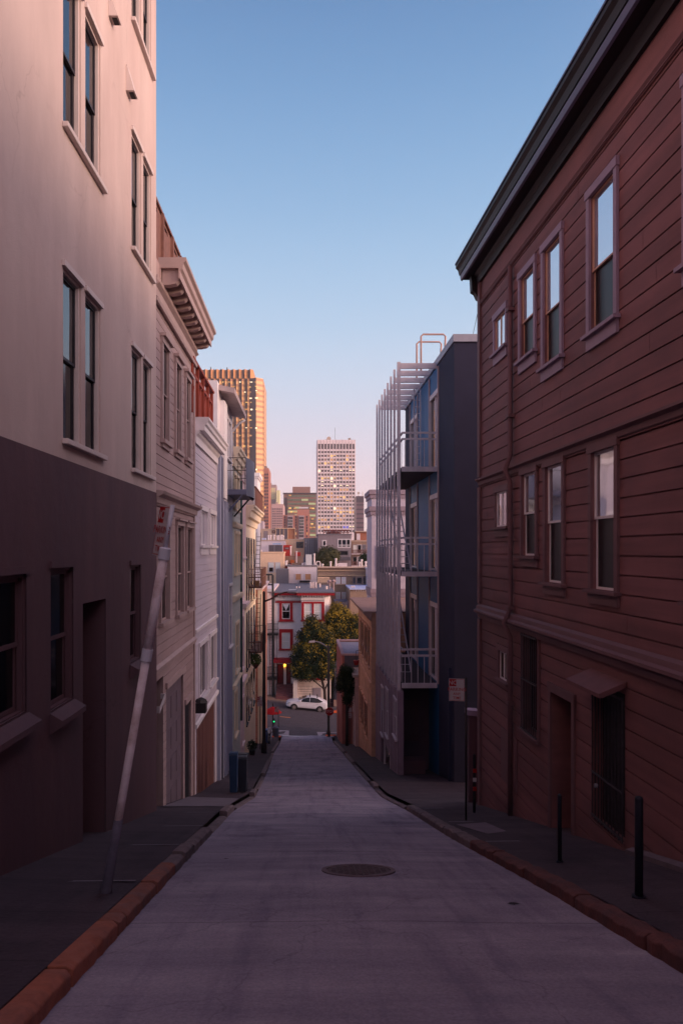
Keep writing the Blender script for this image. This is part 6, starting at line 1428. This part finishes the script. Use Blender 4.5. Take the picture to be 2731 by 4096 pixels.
for y0, y1 in rowsY + [(2160, 2170)]:
    for i in range(12):
        a, b = c0 + cp * i - w2, c0 + cp * i + w2
        mb.box(X(a, d) + .01, X(b, d) - .01, d + .25, d + .9, Z(y0, d), Z(yprev, d) - (.0))
    yprev = y1
mb.build('facade_grid', m_wt, root)
mb = MB()
for i in range(12): x = X(c0 + cp * (i - .5), d); mb.box(x - .12, x + .12, d - .12, d - .002, Z(2150, d), zt)
mb.build('facade_joint', M('joint_grey', (168, 146, 152), .8, .05, .1), root)
LIT = {2: {3: 3, 4: 0, 5: 0, 9: 1, 10: 3, 11: 3}, 3: {2: 3, 4: 1, 5: 3, 9: 0}, 4: {0: 0, 2: 0, 3: 0, 4: 3, 6: 0, 7: 3, 8: 1}, 5: {4: 0, 6: 3, 8: 3, 10: 1}, 6: {0: 2, 4: 2, 7: 2, 10: 2, 11: 2},
       8: {1: 0, 2: 0, 3: 0, 4: 2, 5: 0, 8: 1, 9: 1, 10: 3}, 9: {1: 2, 4: 2}, 10: {1: 2, 4: 3, 5: 2, 7: 2, 9: 2, 10: 3}, 11: {3: 3, 7: 1, 8: 1, 9: 1}, 12: {3: 1, 4: 1}, 13: {0: 0, 1: 0, 2: 1, 4: 1, 5: 3, 6: 1, 7: 0, 8: 0, 10: 3},
       14: {2: 0, 3: 0, 4: 1, 5: 3, 9: 0, 10: 3}, 16: {1: 3, 2: 3, 3: 0, 5: 2, 6: 1, 7: 1, 8: 3, 10: 1}, 17: {5: 1, 6: 0, 7: 0, 8: 0, 9: 0, 10: 0, 11: 1, 0: 3}, 18: {6: 1, 8: 1}, 19: {0: 0, 1: 1, 2: 1, 4: 1, 6: 0, 7: 1, 8: 3},
       21: {0: 0, 1: 0, 2: 1, 3: 0, 8: 'b', 9: 'b', 10: 2, 11: 2}, 22: {0: 2, 10: 2, 11: 2, 1: 1, 9: 1}}
cnt = 0; rest = MB(); cells = []
for ri, (y0, y1) in enumerate(rowsY):
    for ci in range(12): cells.append((0 if ci in LIT.get(ri, {}) else 1, ri, ci, y0, y1))
cells.sort(key=lambda c: c[0])
for _, ri, ci, y0, y1 in cells:
    k = LIT.get(ri, {}).get(ci)
    a, b = X(c0 + cp * ci - w2, d), X(c0 + cp * ci + w2, d)
    zt_, zb_ = Z(y0, d), Z(y1, d)
    if cnt < 96:
        mb = MB()
        if k is None or ri == 0: mb.box(a, b, d + .82, d + .898, zb_, zt_); m = m_wg2 if (ri * 7 + ci * 3) % 4 == 0 else m_wg
        elif k in (0, 2) and (ri + ci) % 3: mb.cur = 1; mb.box(a, b, d + .85, d + .898, zb_, zt_); mb.cur = 0; mb.box(a + .15, b - .15, d + .8, d + .849, lerp(zb_, zt_, .55), lerp(zb_, zt_, .9)); m = [lit[k], m_wg]
        else: mb.box(a, b, d + .82, d + .898, zb_, zt_); m = litb if k == 'b' else lit[k]
        mb.build('window', m, root); cnt += 1
    else: rest.box(a, b, d + .82, d + .898, zb_, zt_)
rest.build('window', m_wg, root)['kind'] = 'stuff'
mb = MB(); mb.lathe((X(1316, d), d + 8, Z(1750, d)), [(2.2, -.3), (1.6, .5), (.3, .8)], 14, 'y'); mb.tube([(X(1316, d), d + 8, Z(1750, d)), (X(1316, d), d + 8, zt - .5)], .4, 6); mb.build('satellite_dish', m_bei, root)
mb = MB(); mb.tube([(X(1341, d), d + 10, zt - 1), (X(1341, d), d + 10, Z(1704, d))], .16, 6); mb.build('antenna', m_iron, root)
for xx, hh in ((1300, 1.2), (1366, 1), (1394, 2.6)): mb = MB(); mb.box(X(xx, d), X(xx + 10, d), d + 6, d + 9, zt - .5, zt + hh); mb.build('roof_unit', m_taupe, root)

# zigzag granite tower
d = 600.0
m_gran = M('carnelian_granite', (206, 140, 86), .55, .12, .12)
def zig_mat():
    m, nt, N, L, P = new_mat('granite_and_glass_floors')
    tc = N.new('ShaderNodeTexCoord'); sp = N.new('ShaderNodeSeparateXYZ'); L.new(tc.outputs['Object'], sp.inputs[0])
    a = N.new('ShaderNodeMath'); a.operation = 'MULTIPLY'; a.inputs[1].default_value = 1 / 4.3; L.new(sp.outputs['Z'], a.inputs[0])
    f = N.new('ShaderNodeMath'); f.operation = 'FRACT'; L.new(a.outputs[0], f.inputs[0])
    c = N.new('ShaderNodeMath'); c.operation = 'GREATER_THAN'; c.inputs[1].default_value = .45; L.new(f.outputs[0], c.inputs[0])
    mx = N.new('ShaderNodeMix'); mx.data_type = 'RGBA'; L.new(c.outputs[0], mx.inputs['Factor'])
    mx.inputs['A'].default_value = (*s2l(180, 122, 86), 1); mx.inputs['B'].default_value = (*s2l(224, 172, 112), 1)
    L.new(mx.outputs['Result'], P.inputs['Base Color']); P.inputs['Roughness'].default_value = .5
    return m
m_zig = zig_mat(); m_tdark = M('dark_glass_and_bay_shade', (62, 44, 56), .3, .12, .1)  # sun on lit bay faces and shade on the others put into the colours
root = thing('skyscraper', (X(930, d), d, -30), 'tall granite tower with zigzag bays glowing orange on the left', 'skyscraper', 'downtown towers on the skyline')
def zigzag(xa, xb, d, z0, z1, n, phase, dep=3.2):
    pa = MB(); pb = MB(); w = (xb - xa) / n
    for i in range(n):
        a = xa + i * w; m = a + w * .5; b = a + w
        if phase: # lit face first
            pa.quad((a, d - dep, z0), (m, d, z0), (m, d, z1), (a, d - dep, z1)); pb.quad((m, d, z0), (b, d - dep, z0), (b, d - dep, z1), (m, d, z1))
        else:
            pb.quad((a, d, z0), (m, d - dep, z0), (m, d - dep, z1), (a, d, z1)); pa.quad((m, d - dep, z0), (b, d, z0), (b, d, z1), (m, d - dep, z1))
        for z in (z1,): pa.quad((a, d - (dep if phase else 0), z), (m, d - (0 if phase else dep), z), (b, d - (dep if phase else 0), z), (m, d + 4, z))
    return pa, pb
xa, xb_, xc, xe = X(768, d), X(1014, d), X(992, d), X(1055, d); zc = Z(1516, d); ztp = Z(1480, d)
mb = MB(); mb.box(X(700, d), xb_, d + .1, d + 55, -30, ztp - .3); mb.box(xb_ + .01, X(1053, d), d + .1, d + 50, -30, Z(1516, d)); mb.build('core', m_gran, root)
pa, pb_ = zigzag(xa, xb_, d, zc, ztp, 11, 0); pa.build('lit_bay_face', m_gran, root, fix=False); pb_.build('shaded_bay_face', m_tdark, root, fix=False)
pa, pb_ = zigzag(xa + (xb_ - xa) / 22, xb_ - (xb_ - xa) / 22, d, -30, zc - .3, 10, 0); pa.build('lit_bay_face', m_zig, root, fix=False); pb_.build('shaded_bay_face', m_tdark, root, fix=False)
mb = MB(); mb.quad((X(994, d), d - .3, -30), (X(1026, d), d - 5, -30), (X(1026, d), d - 5, Z(1516, d)), (X(994, d), d - .3, Z(1516, d))); mb.build('shaded_bay_face', m_tdark, root, fix=False)
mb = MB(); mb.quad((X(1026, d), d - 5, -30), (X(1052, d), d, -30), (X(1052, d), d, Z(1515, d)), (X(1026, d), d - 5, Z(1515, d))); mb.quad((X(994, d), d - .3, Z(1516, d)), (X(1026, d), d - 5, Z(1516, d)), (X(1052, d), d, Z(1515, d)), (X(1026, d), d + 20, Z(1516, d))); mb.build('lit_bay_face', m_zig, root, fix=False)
mb = MB(); mb.box(X(1053, d), X(1055.5, d), d + .2, d + 40, -30, Z(1535, d)); mb.build('corner_pier', m_zig, root)
for xx, h in ((840, 3.2), (853, 1.5), (880, 1.6), (905, 3)): mb = MB(); mb.box(X(xx, d), X(xx + 3, d), d + 3, d + 5, ztp - .5, ztp + h); mb.build('roof_unit', m_iron, root)
R = random.Random(11)
spots = [(935, 1546), (940, 1565), (980, 1568), (1000, 1568), (1025, 1562), (1030, 1575), (1026, 1592), (1003, 1593), (1004, 1609), (985, 1637), (1006, 1638), (1025, 1637), (960, 1680), (1000, 1662), (1002, 1680), (985, 1711), (1004, 1711), (1025, 1712), (960, 1742), (1003, 1742), (978, 1784), (1003, 1785), (935, 1730), (986, 1609), (1022, 1528), (1005, 1528), (960, 1528), (916, 1528), (892, 1528), (868, 1528), (845, 1528), (1026, 1878), (1024, 1545), (966, 1638), (1000, 1548)]
for (x, y) in spots:
    w = R.uniform(5, 11); h = R.uniform(2.5, 6); mb = MB(); mb.box(X(x - w / 2, d - 5.6), X(x + w / 2, d - 5.6), d - 5.6, d - 5.4, Z(y + h / 2, d - 5.6), Z(y - h / 2, d - 5.6)); mb.build('lit_window', R.choice(lit[:3]), root)

def tower(label, d, x0, x1, y0, depth, mat, zb=-30, name='skyscraper'):
    root = thing(name, (X((x0 + x1) / 2, d), d, zb), label, 'skyscraper' if name == 'skyscraper' else 'building', 'downtown towers on the skyline')
    mb = MB(); mb.box(X(x0, d), X(x1, d), d, d + depth, zb, Z(y0, d)); mb.build('wall', mat, root); return root
def dots(root, d, cols, rows, w, h, mat, litp=0, seed=1):
    R = random.Random(seed); n = 0; rest = MB()
    for y in rows:
        for x in cols:
            m = R.choice(lit) if R.random() < litp else mat
            if n < 95: mb = MB(); mb.box(X(x - w / 2, d), X(x + w / 2, d), d - .25, d - .01, Z(y + h / 2, d), Z(y - h / 2, d)); mb.build('window', m, root); n += 1
            else: rest.box(X(x - w / 2, d), X(x + w / 2, d), d - .25, d - .01, Z(y + h / 2, d), Z(y - h / 2, d))
    if rest.v: rest.build('window', mat, root)['kind'] = 'stuff'
r = tower('slim brown tower with paired dark windows and golden side', 500, 1056, 1075, 1872, 32, M('brown_tower', (176, 112, 96), .7, .08, .1))
dots(r, 500, (1061, 1070), [1898 + 13.2 * i for i in range(17)], 5.5, 7, m_tdark, .04, 2)
fbox_part(r, 'roof_housing', 503, 1057, 1067, 1864, 1872, 8, m_taupe)
r = tower('pale tower with bright sunlit panels left of the pink blocks', 900, 1083, 1105, 1939, 30, M('mauve_tower', (170, 140, 142), .7, .08, .1))
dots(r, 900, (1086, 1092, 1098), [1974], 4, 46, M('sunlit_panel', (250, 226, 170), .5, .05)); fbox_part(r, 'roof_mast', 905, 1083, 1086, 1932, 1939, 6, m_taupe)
r = tower('narrow bright cream tower end beside the brown slim tower', 880, 1105, 1119, 1961, 22, M('bright_cream_tower', (250, 236, 180), .5, .05, .1))
r = tower('pinkish block with a grid of small dark windows', 450, 1086, 1134, 2016, 30, M('pink_block', (196, 158, 156), .8, .06, .1))
dots(r, 450, (1093, 1101, 1110, 1118, 1126), [2036 + 9.6 * i for i in range(9)], 4, 4.6, m_tdark, .03, 3); fbox_part(r, 'roof_unit', 452, 1103, 1112, 2008, 2016, 8, m_bei)
r = tower('wide brown office block with green lit glass bands', 550, 1134, 1265, 1972, 40, M('brown_bands', (142, 106, 98), .8, .08, .1))
fbox_part(r, 'roof_screen', 553, 1170, 1241, 1947, 1972, 20, M('brown_screen', (150, 112, 104), .8, .08, .1)); fbox_part(r, 'roof_edge', 549, 1132, 1266, 1971, 1976, 3, m_tdark)
mb = MB(); d = 549.4; mb.box(X(1136, d), X(1149, d), d, d + .55, -30, Z(1990, d)); mb.build('dark_corner', m_tdark, r)
mg = M('green_glass', (104, 112, 96), .3, .15, .6); mgl = emit('green_lit_glass', (196, 206, 150), .5)
R = random.Random(5)
for i in range(11):
    y = 1980 + i * 15.6
    for (a, b) in ((1151, 1178), (1179, 1204), (1206, 1232), (1234, 1262)):
        mb = MB(); mb.box(X(a, 549.6), X(b, 549.6), 549.5, 549.98, Z(y + 7.5, 549.6), Z(y, 549.6)); mb.build('window_band', mgl if R.random() < .35 else mg, r)
for x, y in ((1160, 2032), (1180, 2033), (1165, 2047), (1180, 2048), (1244, 2032), (1252, 2033), (1250, 2075), (1248, 2095), (1243, 2110), (1256, 2109), (1160, 1981), (1240, 2109)):
    mb = MB(); mb.box(X(x - 5, 549.3), X(x + 5, 549.3), 549.3, 549.48, Z(y + 3, 549.3), Z(y - 2, 549.3)); mb.build('lit_window', R.choice(lit[:2]), r)
r = tower('pink brick mid rise with stepped top and central window bays', 350, 1131, 1239, 2060, 24, M('pink_brick', (180, 120, 108), .8, .08, .2))
fbox_part(r, 'upper_block', 350.5, 1188, 1237, 2038, 2060, 18, M('pink_brick2', (184, 124, 112), .8, .08, .2)); fbox_part(r, 'roof_rail', 350.2, 1196, 1233, 2028, 2034, .3, m_lil)
mk = M('bay_panel', (170, 150, 156), .6, .1, .3)
for x in (1161, 1206):
    fbox_part(r, 'bay', 349.2, x - 11, x + 11, 2062, 2158, .79, mk)
    for i in range(7): 
        mb = MB(); mb.box(X(x - 9, 349.1), X(x + 9, 349.1), 349.05, 349.19, Z(2076 + i * 12, 349.1), Z(2068 + i * 12, 349.1)); mb.build('window', m_glass if i % 3 else m_wg, r)
dots(r, 350, (1140, 1184, 1228), [2068 + 11 * i for i in range(8)], 4, 8, m_tdark, .05, 7)
r = tower('dark glass office slab right of the white tower', 600, 1424, 1455, 1984, 26, M('plum_glass_slab', (128, 96, 108), .35, .1, .1))
md = M('dark_mullion', (66, 48, 66), .5, .1, .1)
for i in range(8): fbox_part(r, 'floor_band', 599.5, 1424, 1455, 2017 + 18 * i, 2022 + 18 * i, .48, md)
fbox_part(r, 'top_band', 599.4, 1425, 1454, 1986, 2009, .55, md)
for x in (1434, 1444): fbox_part(r, 'mullion', 599.3, x, x + 1.2, 2009, 2140, .15, md)
mb = MB(); mb.lathe((X(1434, 600), 603, Z(1971, 600)), [(1.0, -.3), (.8, .3), (.2, .5)], 12, 'y'); mb.tube([(X(1434, 600), 603, Z(1971, 600)), (X(1434, 600), 603, Z(1985, 600))], .2, 5); mb.build('satellite_dish', m_bei, r)
mb = MB(); mb.tube([(X(1451, 600), 603, Z(1985, 600)), (X(1451, 600), 603, Z(1966, 600))], .25, 5); mb.build('antenna', m_bei, r)
r = tower('small grey lilac block at the left foot of the towers', 420, 1012, 1052, 2084, 20, M('grey_lilac_block', (176, 158, 168), .8, .06, .1), name='office_block')
dots(r, 420, (1031,), [2097, 2108, 2119], 5, 6, m_tdark); 

# ================================================================== LIGHT, SKY, CAMERA
SUN_EL, SUN_AZ = math.radians(8.0), math.radians(SUNAZ)      # azimuth measured from +Y towards +X
sd = Vector((math.sin(SUN_AZ) * math.cos(SUN_EL), math.cos(SUN_AZ) * math.cos(SUN_EL), math.sin(SUN_EL)))
sun = bpy.data.lights.new('sun', 'SUN'); sun.energy = SUN_E; sun.angle = math.radians(SUN_ANG); sun.color = (1.0, .67, .47)
so = bpy.data.objects.new('sun', sun); COL.objects.link(so); so.rotation_euler = sd.to_track_quat('Z', 'Y').to_euler(); so.location = (60, -40, 60)
w = bpy.data.worlds.new('World'); scene.world = w; w.use_nodes = True
N, L = w.node_tree.nodes, w.node_tree.links
bg = N['Background']; tc = N.new('ShaderNodeTexCoord'); sp = N.new('ShaderNodeSeparateXYZ'); L.new(tc.outputs['Generated'], sp.inputs[0])
rp = N.new('ShaderNodeValToRGB'); cr = rp.color_ramp; cr.interpolation = 'B_SPLINE'
stops = SKY
while len(cr.elements) < len(stops): cr.elements.new(.5)
for e, (p, c) in zip(cr.elements, stops): e.position = p; e.color = (*s2l(*c), 1)
L.new(sp.outputs['Z'], rp.inputs[0])
dt = N.new('ShaderNodeVectorMath'); dt.operation = 'DOT_PRODUCT'; L.new(tc.outputs['Generated'], dt.inputs[0]); dt.inputs[1].default_value = sd
mx = N.new('ShaderNodeMath'); mx.operation = 'MAXIMUM'; mx.inputs[1].default_value = 0; L.new(dt.outputs['Value'], mx.inputs[0])
pw = N.new('ShaderNodeMath'); pw.operation = 'POWER'; pw.inputs[1].default_value = 2; L.new(mx.outputs[0], pw.inputs[0])
glow = N.new('ShaderNodeMix'); glow.data_type = 'RGBA'; glow.blend_type = 'ADD'; glow.clamp_result = False
L.new(pw.outputs[0], glow.inputs['Factor']); L.new(rp.outputs[0], glow.inputs['A']); glow.inputs['B'].default_value = (*GLOW, 1)
L.new(glow.outputs['Result'], bg.inputs[0]); bg.inputs[1].default_value = SKY_E
cam = bpy.data.cameras.new('camera'); co = bpy.data.objects.new('camera', cam); COL.objects.link(co); scene.camera = co
co.location = (0, 0, 0); co.rotation_euler = (math.pi / 2, 0, 0)
cam.sensor_fit = 'AUTO'; cam.sensor_width = 36; cam.lens = 36 * F / 4096; cam.clip_start = .05; cam.clip_end = 9000
cam.shift_x = (1365.5 - PX) / 4096; cam.shift_y = (PY - 2048) / 4096
cam.dof.use_dof = True; cam.dof.focus_distance = 45; cam.dof.aperture_fstop = 4.0
scene.view_settings.view_transform = 'Standard'; scene.view_settings.look = 'None'; scene.view_settings.exposure = EXPO; scene.view_settings.gamma = 1
scene.render.resolution_x, scene.render.resolution_y = 682, 1024
scene.cycles.use_denoising = True
# evening haze over the town
mb = MB(); mb.box(-900, 900, -200, 1100, -60, 200)
hz = mb.build('haze', bpy.data.materials.new('evening_haze'), None, (0, 400, 0)); hz['kind'] = 'stuff'
hm = hz.data.materials[0]; hm.use_nodes = True; HN = hm.node_tree.nodes
HN.remove(HN['Principled BSDF']); pv = HN.new('ShaderNodeVolumePrincipled'); pv.inputs['Density'].default_value = HAZE; pv.inputs['Color'].default_value = (.93, .88, .9, 1)
hm.node_tree.links.new(pv.outputs[0], HN['Material Output'].inputs['Volume'])
scene.cycles.max_bounces = 8
